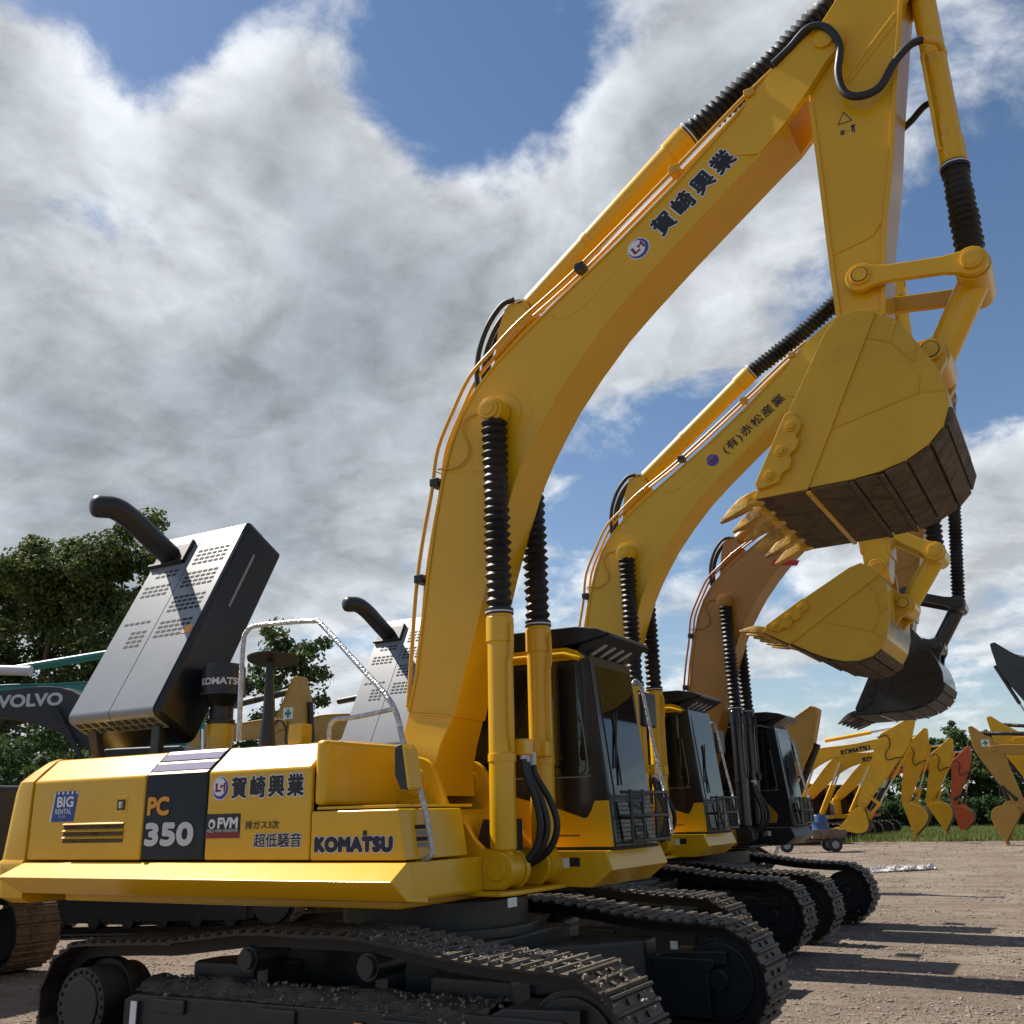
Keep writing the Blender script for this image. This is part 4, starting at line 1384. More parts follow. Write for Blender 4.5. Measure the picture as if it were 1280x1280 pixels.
# ------------------------------------------------------------------ the three machines in the row
def row_machine(name, label, loc, kind, arm_B, brot):
    root = thing(name, label, 'excavator', loc, 0, 'excavators parked in a row')
    if kind == 3:
        boom, arm, bucket = boom_parts(root, M_must, M_pipebr, arm_B, brot, M_must, M_blackpaint, M_wearblk, M_must, M_blackpaint, M_blackpaint, M_blackpaint, M_wearblk, False)
        house(root, M_must, black=True)
    else:
        m = M_yel if kind == 1 else M_yel2
        boom, arm, bucket = boom_parts(root, m, M_pipe, arm_B, brot, m, M_bucket, M_wear_shade, m, m, m, m, M_bucket, kind == 1)
        house(root, m, first=(kind == 1), second=(kind == 2))
    crawler(root, -1.295, near=True)
    crawler(root, 1.295, near=(kind != 3))
    if kind < 3:
        crumbs(root, -1.295, 900 if kind == 1 else 260, 3 + kind)
    return root, boom, arm


m1, boom1, arm1 = row_machine('excavator', 'yellow excavator with the number 350 on its side and a big raised toothed bucket', (0, 0, 0), 1, PB, 0.0)
bang = R(36)
emblem(2.17, YC - .211, 6.05, .088, boom1, R(30))
side_word('賀崎興業', 2.655, YC - .211, 6.395, .82, .20, M_ink, boom1, rot=R(36), bold=.008, outline=.009, spacing=1.4)
warning_sticker(arm1, 3.85, 6.53)
part('undercarriage_sticker', box(.40, .46, -1.518, -1.511, .44, .50), M_orange, m1, 0)
part('undercarriage_sticker', box(-1.61, -1.55, -1.518, -1.511, .28, .50), M_white, m1, 0)
part('frame_sticker', box(1.003, 1.009, -.62, -.5, 1.10, 1.16), M_white, m1, 0)
part('frame_sticker', box(.95, 1.02, 1.098, 1.104, .60, .66), M_orange, m1, 0)
part('frame_sticker', box(1.5, 1.56, 1.098, 1.104, .66, .72), M_white, m1, 0)

m2, boom2, arm2 = row_machine('excavator', 'yellow excavator with Japanese writing on its boom, second in the row', (-.90, 4.85, 0), 2, (3.854, 4.257), R(-31))
emblem(2.06, YC - .211, 5.94, .08, boom2, R(30), True)
side_word('(有)赤松産業', 2.62, YC - .211, 6.305, .98, .155, M_ink, boom2, rot=R(35), bold=.002, spacing=1.15)

m3, boom3, arm3 = row_machine('excavator', 'mustard brown excavator with black cab, black cylinders and black bucket', (-.80, 8.6, 0), 3, (3.44, 4.14), 0.0)
part('red_stripe', prism([(1.62, 5.40), (2.02, 5.33), (2.07, 5.41), (1.68, 5.48)], YC - .2135, YC - .2115), M_redb, boom3, 0)
# ------------------------------------------------------------------ other excavators of the yard
ARMF = [(4.25, 8.42), (4.15, 8.40), (3.86, 7.92), (3.46, 7.40), (3.44, 7.15), (3.52, 6.5), (3.57, 5.35), (3.62, 4.88), (3.66, 4.74), (3.76, 4.68), (3.86, 4.73),
        (3.93, 4.95), (3.98, 5.32), (4.05, 5.63), (4.18, 6.12), (4.28, 6.60), (4.42, 7.22), (4.46, 7.6), (4.36, 8.2), (4.32, 8.40)]


def far_excavator(label, loc, rotz, m, tip, arm_end, brot, mcab=None, mcyl=None, mboot=None, mbucket=None, group=None, letters=None, hood=True, boots=True, shoe=None, mbody=None, marm=None, bscale=1.12, sign=None, detail=True):
    root = thing('excavator', label, 'excavator', loc, rotz, group)
    mcab = mcab or m
    mcyl = mcyl or m
    mbucket = mbucket or m
    mbody = mbody or m
    marm = marm or m
    sb = (Vector(tip) - Vector(PF)).length / (Vector(PT) - Vector(PF)).length
    sa = (Vector(arm_end) - Vector(tip)).length / (Vector(PB) - Vector(PT)).length
    def bmap(p):
        q = ax_map(p, PF, PT, (0, 0), tuple(Vector(tip) - Vector(PF)), False)
        return (PF[0] + q[0] * sb, PF[1] + q[1] * sb)
    def amap(p):
        q = ax_map(p, PT, PB, (0, 0), tuple(Vector(arm_end) - Vector(tip)), False)
        return (tip[0] + q[0] * sa, tip[1] + q[1] * sa)
    def kmap(p):
        c, s = math.cos(brot), math.sin(brot)
        q = ((p[0] - PB[0]) * bscale, (p[1] - PB[1]) * bscale)
        return (arm_end[0] + c * q[0] - s * q[1], arm_end[1] + s * q[0] + c * q[1])
    bo = part('boom', prism([bmap(p) for p in BOOM_U] + [bmap(p) for p in reversed(BOOM_L)], -.23, .23), m, root, 28, .02)
    for ch in (BOOM_U, BOOM_L):
        part('flange_plate', tube([(bmap(p)[0], -.235, bmap(p)[1]) for p in ch[3:19]], .022, 6), m, bo, 40)
    for s in (-1, 1):
        q = bmap(PT)
        bm = bmesh.new()
        add_disc_y(bm, q[0], q[1], .13 * sb, s * .235 - .03, s * .235 + .03, 20)
        part('pin', bm, m, bo, 40, .01)
    ar = part('arm', prism([amap(p) for p in ARMF], -.2, .2), marm, root, 28, .02)
    for ch in ([(3.93, 4.95), (3.98, 5.32), (4.05, 5.63), (4.18, 6.12), (4.28, 6.60), (4.42, 7.22), (4.46, 7.6), (4.34, 8.3)], [(3.60, 5.0), (3.57, 5.35), (3.52, 6.5), (3.44, 7.15), (3.48, 7.42), (3.86, 7.92), (4.16, 8.36)]):
        part('flange_plate', tube([(amap(p)[0], -.2, amap(p)[1]) for p in ch], .025, 6), marm, ar, 40)
    hp = [(3.40, 7.25), (3.70, 7.45), (3.905, 7.17), (3.865, 6.9), (3.99, 6.67), (4.25, 6.87), (4.46, 6.98)]
    part('hose', tube(smooth_path([(amap(p)[0], -.27, amap(p)[1]) for p in hp], 4), .025, 6), M_hose, ar, 50)
    bm = bmesh.new()
    cen = Vector(kmap((3.7, 4.15)))
    outer = [kmap(p) for p in BUCKET[2:]]
    for a, b in zip(outer, outer[1:]):
        ia = Vector(a) + (cen - Vector(a)).normalized() * .04
        ib = Vector(b) + (cen - Vector(b)).normalized() * .04
        add_prism(bm, [a, b, (ib.x, ib.y), (ia.x, ia.y)], -.60, .60)
    bmesh.ops.remove_doubles(bm, verts=bm.verts, dist=.0005)
    bu = part('bucket', bm, M_wear_shade if mbucket is not M_blackpaint else M_wearblk, root, 35)
    for ys in ((-.64, -.602), (.602, .64)):
        part('side_plate', prism([kmap(p) for p in BUCKET], *ys), mbucket, bu, 30, .008)
    for k in range(5):
        y = -.56 + k * .28
        part('tooth', prism([kmap(p) for p in [(3.10, 3.69), (2.96, 3.67), (2.78, 3.53), (2.78, 3.51), (2.96, 3.59), (3.10, 3.62)]], y - .045, y + .045), mbucket, bu, 30, .01)
    for s in (-1, 1):
        e = [kmap(p) for p in [(3.66, 4.70), (3.66, 4.90), (3.74, 4.94), (3.84, 4.92), (3.98, 4.70), (4.20, 4.67), (4.27, 4.50), (4.20, 4.32), (3.95, 4.66)]]
        part('hinge_ear', prism(e, s * .24 - .03, s * .24 + .03), mbucket, bu, 30, .01)
    L_, H_ = amap(PL), kmap(PH)
    try:
        dl = (Vector(L_) - Vector(H_)).length
        r_ = max(.66, dl * .56)
        K_ = circles(L_, r_, H_, r_, True)
    except Exception:
        K_ = (L_[0] + .6, L_[1])
    for s in (-1, 1):
        part('link_bar', prism(lug_link(L_, K_, .09, .09, .055, 8), s * .25 - .025, s * .25 + .025), mcyl, root, 30, .01)
    part('bucket_link', tube([(K_[0], 0, K_[1]), (H_[0], 0, H_[1])], .09, 14), mcyl, root, 40)
    mb = M_rubber if boots else None
    def cyl(name, p0, p1, y, r, frac):
        a, b = Vector((p0[0], y, p0[1])), Vector((p1[0], y, p1[1]))
        e = a.lerp(b, frac)
        c = part(name, tube([a, e], r, 16), mcyl, root, 40, .006)
        if boots:
            part('bellows', bellows(e, b, r * 1.0, 20, 14), M_rubber, c, 50)
        else:
            part('rod', tube([e, b], r * .55, 12), M_black if (name == 'boom_cylinder' and m is M_volvo) else M_chrome, c, 40)
    cyl('bucket_cylinder', amap(PBASE), K_, 0, .075, .6)
    cyl('arm_cylinder', bmap((.97, 5.92)), amap((4.24, 8.12)), 0, .095, .55)
    for s in (-1, 1):
        cyl('boom_cylinder', PS, bmap(PC), s * .33, .09, .58)
    if letters:
        txt, (lx, lz), lw, lh, mm = letters
        a0, a1 = bmap((1.6, 5.5)), bmap((3.2, 6.7))
        an = math.atan2(a1[1] - a0[1], a1[0] - a0[0])
        q = bmap((lx, lz))
        if abs(rotz) > 2:
            o = new_obj('lettering', fit_text(txt, lw, lh, offset=.04), bo, mm)
            o.matrix_local = Matrix.Rotation(math.pi, 4, 'Z') @ Matrix.Translation((-q[0], -.2355, q[1])) @ Matrix.Rotation(an, 4, 'Y') @ Matrix.Rotation(R(90), 4, 'X')
        else:
            side_word(txt, q[0], -.2315, q[1], lw, lh, mm, bo, rot=an, bold=.022)
            if txt == 'CAT':
                c_, s_ = math.cos(an), math.sin(an)
                cr = [(-.85, -.24), (.62, -.24), (.72, .24), (-.60, .24)]
                part('lettering_patch', prism([(q[0] + c_ * u_ - s_ * v_, q[1] + s_ * u_ + c_ * v_) for u_, v_ in cr], -.2335, -.2312), M_ink, bo, 0)
    if sign:
        q = amap(sign)
        y = .2035 if abs(rotz) > 2 else -.2035
        part('sign_sheet', box(q[0] - .17, q[0] + .17, min(y, y * 1.005), max(y, y * 1.005), q[1] - .15, q[1] + .15), M_white, ar, 0)
        y *= 1.02
        part('sign_cross', box(q[0] - .11, q[0] + .11, min(y, y * 1.005), max(y, y * 1.005), q[1] - .035, q[1] + .035), M_green, ar, 0)
        part('sign_cross', box(q[0] - .035, q[0] + .035, min(y, y * 1.012), max(y, y * 1.012), q[1] - .11, q[1] + .11), M_green, ar, 0)
    if not detail:
        pass
    # house
    prof = [(-1.35, 1.15), (-1.38, 2.0), (-1.2, 2.2), (1.2, 2.2), (1.38, 2.0), (1.35, 1.15)]
    part('engine_cover', yz_prism(prof, -2.6, .3), mbody, root, 28, .05, 3)
    bm = bmesh.new()
    rc = .5
    pl = [(-2.61, -1.38)] + [(-3.1 + rc + rc * math.cos(R(a)), -1.38 + rc + rc * math.sin(R(a))) for a in (270, 240, 210, 180)]
    pl += [(x, -y) for x, y in reversed(pl)]
    add_prism(bm, pl, 1.12, 2.12, 'z')
    part('counterweight', bm, mbody if mbody is not m else M_volvo, root, 28, .05, 3)
    part('deck', box(-.2, 1.2, -1.35, 1.4, 1.12, 1.32), mbody, root, 30, .03)
    cb = part('cab', prism([(-.5, 1.33), (1.25, 1.33), (1.27, 1.8), (1.05, 2.85), (.9, 2.95), (-.4, 2.97), (-.5, 2.85)], .45, 1.4), mcab, root, 28, .04, 3)
    part('side_pane', prism([(-.35, 1.9), (1.12, 1.9), (.98, 2.8), (-.35, 2.82)], .44, .452), M_glass, cb, 30, .003)
    part('windscreen', prism([(1.255, 1.85), (1.275, 1.85), (1.075, 2.8), (1.055, 2.8)], .52, 1.33), M_glass, cb, 30, .003)
    part('door_pane', prism([(-.35, 1.9), (1.12, 1.9), (.98, 2.8), (-.35, 2.82)], 1.398, 1.41), M_glass, cb, 30, .003)
    bm = bmesh.new()
    add_tube(bm, [(0, 0, .8), (0, 0, 1.13)], .7, 32)
    part('swing_ring', bm, M_under, root, 40, .01)
    part('centre_frame', box(-.9, .9, -1.1, 1.1, .4, .82), M_under, root, 30, .03)
    sh = shoe or SHOE
    for y in (-1.25, 1.25):
        path = track_path(False)
        bm = bmesh.new()
        ins = resample(path, 60)
        ring = []
        for p, d in ins:
            nn = Vector((-d.y, d.x))
            o_, i_ = p, p - nn * .09
            ring.append([bm.verts.new((o_.x, y - .13, o_.y)), bm.verts.new((o_.x, y + .13, o_.y)), bm.verts.new((i_.x, y + .13, i_.y)), bm.verts.new((i_.x, y - .13, i_.y))])
        for i in range(len(ring)):
            r0, r1 = ring[i], ring[(i + 1) % len(ring)]
            for k in range(4):
                bm.faces.new((r0[k], r0[(k + 1) % 4], r1[(k + 1) % 4], r1[k]))
        tr = part('track', bm, M_chain, root, 0)
        if detail:
            for p, d in resample(path, 48):
                nn = Vector((-d.y, d.x))
                o = bpy.data.objects.new('track_shoe', sh)
                COL.objects.link(o)
                o.parent = tr
                o.matrix_local = Matrix(((d.x, 0, nn.x, p.x), (0, 1, 0, y), (d.y, 0, nn.y, p.y), (0, 0, 0, 1)))
        else:
            bm = bmesh.new()
            for p, d in resample(path, 48):
                nn = Vector((-d.y, d.x))
                T = Matrix(((d.x, 0, nn.x, p.x), (0, 1, 0, y), (d.y, 0, nn.y, p.y), (0, 0, 0, 1)))
                vs_ = [bm.verts.new(T @ Vector(c)) for c in ((-.1, -.3, 0), (.1, -.3, 0), (.1, .3, 0), (-.1, .3, 0), (-.02, -.3, .04), (.02, -.3, .04), (.02, .3, .04), (-.02, .3, .04))]
                for f in ((0, 1, 2, 3), (4, 5, 6, 7), (0, 1, 5, 4), (3, 2, 6, 7), (0, 4, 7, 3), (1, 2, 6, 5)):
                    bm.faces.new([vs_[k] for k in f])
            part('shoe_belt', bm, sh.materials[0], tr, 0)['kind'] = 'stuff'
        part('track_frame', prism([(-1.7, .2), (-1.7, .55), (1.5, .6), (1.5, .2)], y - .2, y + .2), M_under, root, 30, .02)
        for x, nm in ((-2.1, 'sprocket'), (1.86, 'idler_wheel')):
            bm = bmesh.new()
            add_disc_y(bm, x, .445, .31, y - .2, y + .2, 28)
            part(nm, bm, M_under, root, 40, .02)
        for k in range(6):
            bm = bmesh.new()
            add_disc_y(bm, -1.45 + k * .56, .2, .09, y - .22, y + .22, 16)
            part('track_roller', bm, M_under, root, 40)
    return root


GB = 'excavators in the row behind'
far_excavator('yellow excavator with maker lettering on its boom and bucket curled above the cart', (-9.3, 45, 0), 0, M_yelfar, (5.8, 4.75), (4.15, 1.75), R(-17), mcab=M_black, letters=('KOMATSU', (2.55, 6.17), 1.45, .27, M_ink), boots=False, group=GB, detail=False)
far_excavator('yellow excavator whose bucket teeth rest on the dirt, maker lettering on its boom', (-8.8, 48.5, 0), 0, M_yelfar, (5.85, 4.42), (5.15, 1.75), R(43), mcab=M_black, letters=('KOMATSU', (2.42, 6.06), 1.5, .27, M_ink), boots=False, group=GB, detail=False)
far_excavator('yellow excavator with CAT lettering on a black boom patch, bucket over the grass edge', (-8.2, 53, 0), 0, M_yelfar, (5.9, 4.2), (5.1, 1.7), R(58), mcab=M_black, letters=('CAT', (2.55, 6.14), .8, .3, M_white), boots=False, group=GB, detail=False)
far_excavator('orange red excavator half hidden behind the yellow ones', (-8.0, 58, 0), 0, M_orangep, (6.2, 4.0), (5.6, 1.6), R(40), mcab=M_black, mcyl=M_blackpaint, boots=False, group=GB, detail=False)
far_excavator('mustard excavator with lowered boom right behind the black cab', (-6.75, 15.3, 0), 0, M_mustfar, (5.55, 2.95), (4.4, .6), R(-20), mcab=M_black, mcyl=M_black, boots=False, detail=False)
GR = 'excavators facing the row from across the yard'
far_excavator('mustard excavator with a white green cross sign on its arm', (7.0, 42, 0), math.pi, M_mustfar, (5.75, 4.0), (5.0, 1.45), R(62), mcyl=M_black, mcab=M_black, boots=True, group=GR, sign=(3.95, 7.6), detail=False)
far_excavator('yellow excavator beside the one with the green cross sign', (8.1, 46.5, 0), math.pi, M_yelfar, (6.1, 4.55), (5.0, 1.5), R(55), mcyl=M_black, mcab=M_black, boots=True, group=GR, detail=False)
far_excavator('black excavator with raised boom and a yellow arm sticker', (9.1, 38, 0), math.pi, M_volvo, (6.0, 6.9), (5.0, 4.0), R(20), mcyl=M_blackpaint, mcab=M_black, mbucket=M_blackpaint, boots=False, group=GR, detail=False)
GL = 'excavators behind the opened hood'
far_excavator('charcoal excavator with white VOLVO lettering and grey cylinder on its boom', (-9.6, 6.2, 0), R(206), M_volvo, (6.2, 3.9), (6.3, 1.5), R(40), mcyl=M_silverprint, mcab=M_black, mbucket=M_blackpaint, boots=False, group=GL, letters=('VOLVO', (1.19, 5.34), 1.25, .24, M_silverprint), detail=True, shoe=SHOE_MUD)
far_excavator('teal excavator behind the charcoal boom', (-18.4, 5.0, 0), R(32), M_teal, (6.5, 4.7), (6.8, 2.0), R(30), mcyl=M_teal, mcab=M_black, boots=False, group=GL, letters=('KOBELCO', (1.85, 5.64), 1.15, .2, M_silverprint), detail=False)
far_excavator('mustard excavator with a green cross sign behind the hand rails', (-19.6, 13, 0), 0, M_mustfar, (6.25, 4.1), (6.6, 1.5), R(25), mcyl=M_black, mcab=M_black, boots=True, group=GL, sign=(3.95, 7.55), detail=False)
far_excavator('mustard excavator with a black bellows arm cylinder beside the second grey hood', (-18.6, 17, 0), 0, M_mustfar, (7.2, 4.6), (7.4, 2.0), R(25), mcyl=M_black, mcab=M_black, boots=True, group=GL, detail=False)
far_excavator('black excavator with brown muddy tracks at the tail of the counterweight', (-9.5, 0.35, 0), math.pi, M_volvo, (6.3, 4.2), (6.6, 1.6), R(30), mcyl=M_black, mcab=M_black, mbucket=M_blackpaint, boots=False, group=GL, shoe=SHOE_MUD, detail=True)

# ------------------------------------------------------------------ ground
def ground_material():
    m = bpy.data.materials.new('yard_soil')
    m.use_nodes = True
    t = NT(m.node_tree)
    b = m.node_tree.nodes['Principled BSDF']
    tcn = t.n('ShaderNodeTexCoord').outputs['Object']
    n1 = t.n('ShaderNodeTexNoise', {'Vector': tcn, 'Scale': .35, 'Detail': 8.0, 'Roughness': .6})
    mp = t.n('ShaderNodeMapping', {'Vector': tcn, 'Scale': (.35, 1.6, 1.0), 'Rotation': (0, 0, R(8))})
    n2 = t.n('ShaderNodeTexNoise', {'Vector': mp.outputs[0], 'Scale': 1.6, 'Detail': 9.0, 'Roughness': .68})
    n3 = t.n('ShaderNodeTexNoise', {'Vector': tcn, 'Scale': 26.0, 'Detail': 6.0, 'Roughness': .75})
    v = t.n('ShaderNodeTexVoronoi', {'Vector': tcn, 'Scale': 34.0})
    c = t.ramp(n1.outputs[0], [(.30, (.14, .103, .076)), (.5, (.215, .168, .128)), (.72, (.31, .262, .21))])
    c = t.mix(t.n('ShaderNodeMapRange', {'Value': n2.outputs[0], 'From Min': .44, 'From Max': .66, 'To Max': .8}).outputs[0], c, (.135, .088, .064))
    g = t.n('ShaderNodeMapRange', {'Value': n3.outputs[0], 'From Min': .50, 'From Max': .66, 'To Max': .8}).outputs[0]
    c = t.mix(g, c, (.33, .285, .235))
    n4 = t.n('ShaderNodeTexNoise', {'Vector': tcn, 'Scale': 75.0, 'Detail': 3.0, 'Roughness': .6})
    g4 = t.n('ShaderNodeMapRange', {'Value': n4.outputs[0], 'From Min': .60, 'From Max': .68, 'To Max': .8}).outputs[0]
    c = t.mix(g4, c, (.50, .45, .39))
    n5 = t.n('ShaderNodeTexNoise', {'Vector': tcn, 'Scale': .9, 'Detail': 6.0, 'Roughness': .7})
    g5 = t.n('ShaderNodeMapRange', {'Value': n5.outputs[0], 'From Min': .54, 'From Max': .68, 'To Max': .75}).outputs[0]
    c = t.mix(g5, c, (.095, .052, .036))
    d = t.n('ShaderNodeMapRange', {'Value': v.outputs['Distance'], 'From Min': .0, 'From Max': .5, 'To Min': 0, 'To Max': 1}).outputs[0]
    c = t.mix(t.math('MULTIPLY', t.math('SUBTRACT', 1, d), .35), c, (.30, .25, .2))
    m.node_tree.links.new(c, b.inputs['Base Color'])
    b.inputs['Roughness'].default_value = .95
    b.inputs['Specular IOR Level'].default_value = .2
    hsum = t.math('ADD', t.math('MULTIPLY', n2.outputs[0], 1.5), t.math('ADD', t.math('MULTIPLY', n3.outputs[0], .35), t.math('MULTIPLY', d, -.12)))
    bp = t.n('ShaderNodeBump', {'Height': hsum, 'Strength': .8, 'Distance': .12})
    m.node_tree.links.new(bp.outputs[0], b.inputs['Normal'])
    return m


def hgt(x, y):
    v = Vector((x * .35, y * .8, 0))
    far = min(1.0, max(0.0, (abs(y) + abs(x)) / 14))
    z = noise.fractal(v, 1.0, 2.0, 4) * .035 * (.35 + far)
    return z - .02


def axis_steps(lo, hi, near, step):
    out = [0.0]
    s = step
    while out[-1] < hi:
        if out[-1] > near:
            s *= 1.22
        out.append(out[-1] + s)
    neg = [0.0]
    s = step
    while neg[-1] > lo:
        if neg[-1] < -near:
            s *= 1.22
        neg.append(neg[-1] - s)
    return sorted(set(neg + out))


xs = axis_steps(-900, 900, 14, .30)
ys = axis_steps(-900, 900, 60, .30)
vv, ff = [], []
for y in ys:
    for x in xs:
        vv.append((x, y, hgt(x, y)))
nx = len(xs)
for j in range(len(ys) - 1):
    for i in range(nx - 1):
        ff.append((j * nx + i, j * nx + i + 1, (j + 1) * nx + i + 1, (j + 1) * nx + i))
gm = bpy.data.meshes.new('ground')
gm.from_pydata(vv, [], ff)
for p in gm.polygons:
    p.use_smooth = True
g = new_obj('ground', gm, None, ground_material())
g['kind'] = 'structure'
g['label'] = 'brown trampled soil and gravel of the machinery yard'

# loose stones
rs = random.Random(21)
vv, ff = [], []
def stone(x, y, s, z):
    o = len(vv)
    a = rs.uniform(0, 6.28)
    n = 5
    for lvl, (rr_, zz) in enumerate(((1.0, -.2), (.8, .35))):
        for k in range(n):
            q = a + k * 2 * math.pi / n + lvl * .3
            rad = s * rr_ * rs.uniform(.7, 1.25)
            vv.append((x + rad * math.cos(q), y + rad * math.sin(q), z + zz * s * rs.uniform(.7, 1.1)))
    vv.append((x + rs.uniform(-.3, .3) * s, y + rs.uniform(-.3, .3) * s, z + s * .55))
    for k in range(n):
        ff.append((o + k, o + (k + 1) % n, o + n + (k + 1) % n, o + n + k))
        ff.append((o + n + k, o + n + (k + 1) % n, o + 2 * n))
def in_view(x, y, mlo=-60, mhi=1340):
    d = Vector((x, y, 0)) - CAM_POS
    z = d.dot(fw)
    if z < .5:
        return False
    u = 640 + 1220 * d.dot(r2) / z
    w_ = 640 - 1220 * d.dot(u2) / z
    return mlo < u < mhi and w_ < 1340
cnt = 0
while cnt < 42000:
    t_ = rs.random() ** 1.7
    dist = 6 + 50 * t_
    az = CAM_YAW + rs.uniform(-R(31), R(31))
    x, y = CAM_POS.x + dist * math.cos(az), CAM_POS.y + dist * math.sin(az)
    if not in_view(x, y):
        continue
    if noise.noise(Vector((x * .5, y * .9, 3))) < rs.uniform(-.55, .25):
        continue
    s = rs.choice((.007, .009, .011, .014, .02)) * rs.uniform(.7, 1.3) * (1 + dist / 45)
    stone(x, y, s, hgt(x, y))
    cnt += 1
me = bpy.data.meshes.new('gravel')
me.from_pydata(vv, [], ff)
gr = new_obj('gravel', me, None, M_stone)
gr['kind'] = 'stuff'
gr['label'] = 'loose pale stones scattered over the soil'
gr['category'] = 'gravel'

# ------------------------------------------------------------------ vegetation
def leaf_material(name, base, tip):
    m = bpy.data.materials.new(name)
    m.use_nodes = True
    t = NT(m.node_tree)
    b = m.node_tree.nodes['Principled BSDF']
    tcn = t.n('ShaderNodeTexCoord').outputs['Object']
    n = t.n('ShaderNodeTexNoise', {'Vector': tcn, 'Scale': .55, 'Detail': 5.0})
    n2 = t.n('ShaderNodeTexNoise', {'Vector': tcn, 'Scale': 9.0, 'Detail': 2.0})
    f = t.math('ADD', t.math('MULTIPLY', n.outputs[0], .7), t.math('MULTIPLY', n2.outputs[0], .3))
    c = t.ramp(f, [(.36, base), (.62, tip)])
    m.node_tree.links.new(c, b.inputs['Base Color'])
    b.inputs['Roughness'].default_value = .7
    b.inputs['Specular IOR Level'].default_value = .25
    tr = t.n('ShaderNodeBsdfTranslucent', {'Color': c})
    mx = t.n('ShaderNodeMixShader', {0: .28, 1: b.outputs[0], 2: tr.outputs[0]})
    m.node_tree.links.new(mx.outputs[0], m.node_tree.nodes['Material Output'].inputs[0])
    return m


M_leaf = leaf_material('camphor_leaves', (.030, .055, .014), (.13, .16, .040))
M_leaf2 = leaf_material('poplar_leaves', (.030, .060, .018), (.11, .155, .045))
M_leaf3 = leaf_material('hedge_leaves', (.022, .050, .016), (.06, .11, .03))
M_grassm = leaf_material('grass_blades', (.10, .14, .035), (.22, .26, .08))
M_bark = mat('bark', (.10, .075, .055), .9, var=.3, vscale=8, bump=.5, bscale=20)


def leaves(centres, n, size, sr):
    vv, ff = [], []
    for _ in range(n):
        c, rad = sr.choice(centres)
        d = Vector((sr.gauss(0, 1), sr.gauss(0, 1), sr.gauss(0, 1))).normalized() * rad * sr.random() ** .45
        p = Vector(c) + Vector((d.x, d.y, d.z * .8))
        nrm = (d.normalized() * .6 + Vector((sr.uniform(-1, 1), sr.uniform(-1, 1), sr.uniform(-.2, 1.2)))).normalized()
        a = nrm.orthogonal().normalized()
        a = (Matrix.Rotation(sr.uniform(0, 6.28), 3, nrm) @ a)
        b = nrm.cross(a)
        s = size * sr.uniform(.6, 1.35)
        o = len(vv)
        vv += [tuple(p - a * s), tuple(p - b * s * .5 + a * .1 * s), tuple(p + a * s), tuple(p + b * s * .5 + a * .1 * s)]
        ff.append((o, o + 1, o + 2, o + 3))
    me = bpy.data.meshes.new('leaves')
    me.from_pydata(vv, [], ff)
    return me


def tree(label, loc, h, rad, nleaf, lsize, m, seed, clear=.25, group=None, slim=1.0):
    sr = random.Random(seed)
    root = thing('tree', label, 'tree', loc, sr.uniform(0, 6), group)
    bm = bmesh.new()
    r0 = h * .022
    top = Vector((sr.uniform(-.4, .4), sr.uniform(-.4, .4), h * .9))
    add_tube(bm, smooth_path([(0, 0, -.1), (sr.uniform(-.1, .1), 0, h * .3), (top.x * .5, top.y * .5, h * .6), top], 4), r0, 10, radii=[r0 * (1.2 - 1.05 * k / 12) for k in range(13)])
    part('trunk', bm, M_bark, root, 60)
    cs = []
    nl = 13
    for k in range(nl):
        t = sr.uniform(clear, .85)
        a = sr.uniform(0, 6.28)
        st = Vector((top.x * t, top.y * t, h * t))
        reach = rad * sr.uniform(.5, 1.0) * (1.15 - .75 * max(0, t - .35))
        en = st + Vector((math.cos(a) * reach, math.sin(a) * reach, h * sr.uniform(.05, .16)))
        bm = bmesh.new()
        mid = st.lerp(en, .5) + Vector((0, 0, .15))
        add_tube(bm, smooth_path([st, mid, en], 4), r0 * .3, 6, radii=[r0 * .42 * (1 - .8 * j / 8) for j in range(9)])
        part('limb', bm, M_bark, root, 60)
        cs.append((en, rad * sr.uniform(.26, .42)))
        cs.append((st.lerp(en, .62) + Vector((0, 0, .3)), rad * sr.uniform(.25, .4)))
        for _ in range(2):
            cs.append((en + Vector((sr.uniform(-1, 1), sr.uniform(-1, 1), sr.uniform(-.4, 1.0))) * rad * .38, rad * sr.uniform(.14, .26)))
    for k in range(8):
        a = sr.uniform(0, 6.28)
        q = sr.uniform(0, rad * .5)
        cs.append((top + Vector((math.cos(a) * q, math.sin(a) * q, sr.uniform(-.18, .08) * h)), rad * sr.uniform(.2, .36)))
    me = leaves(cs, nleaf, lsize, sr)
    new_obj('crown', me, root, m)
    return root


def at_px(px, dist):
    d = fw + r2 * ((px - 640) / 1220) - u2 * ((1015 - 640) / 1220)
    d = Vector((d.x, d.y)).normalized()
    return (CAM_POS.x + d.x * dist, CAM_POS.y + d.y * dist, 0)


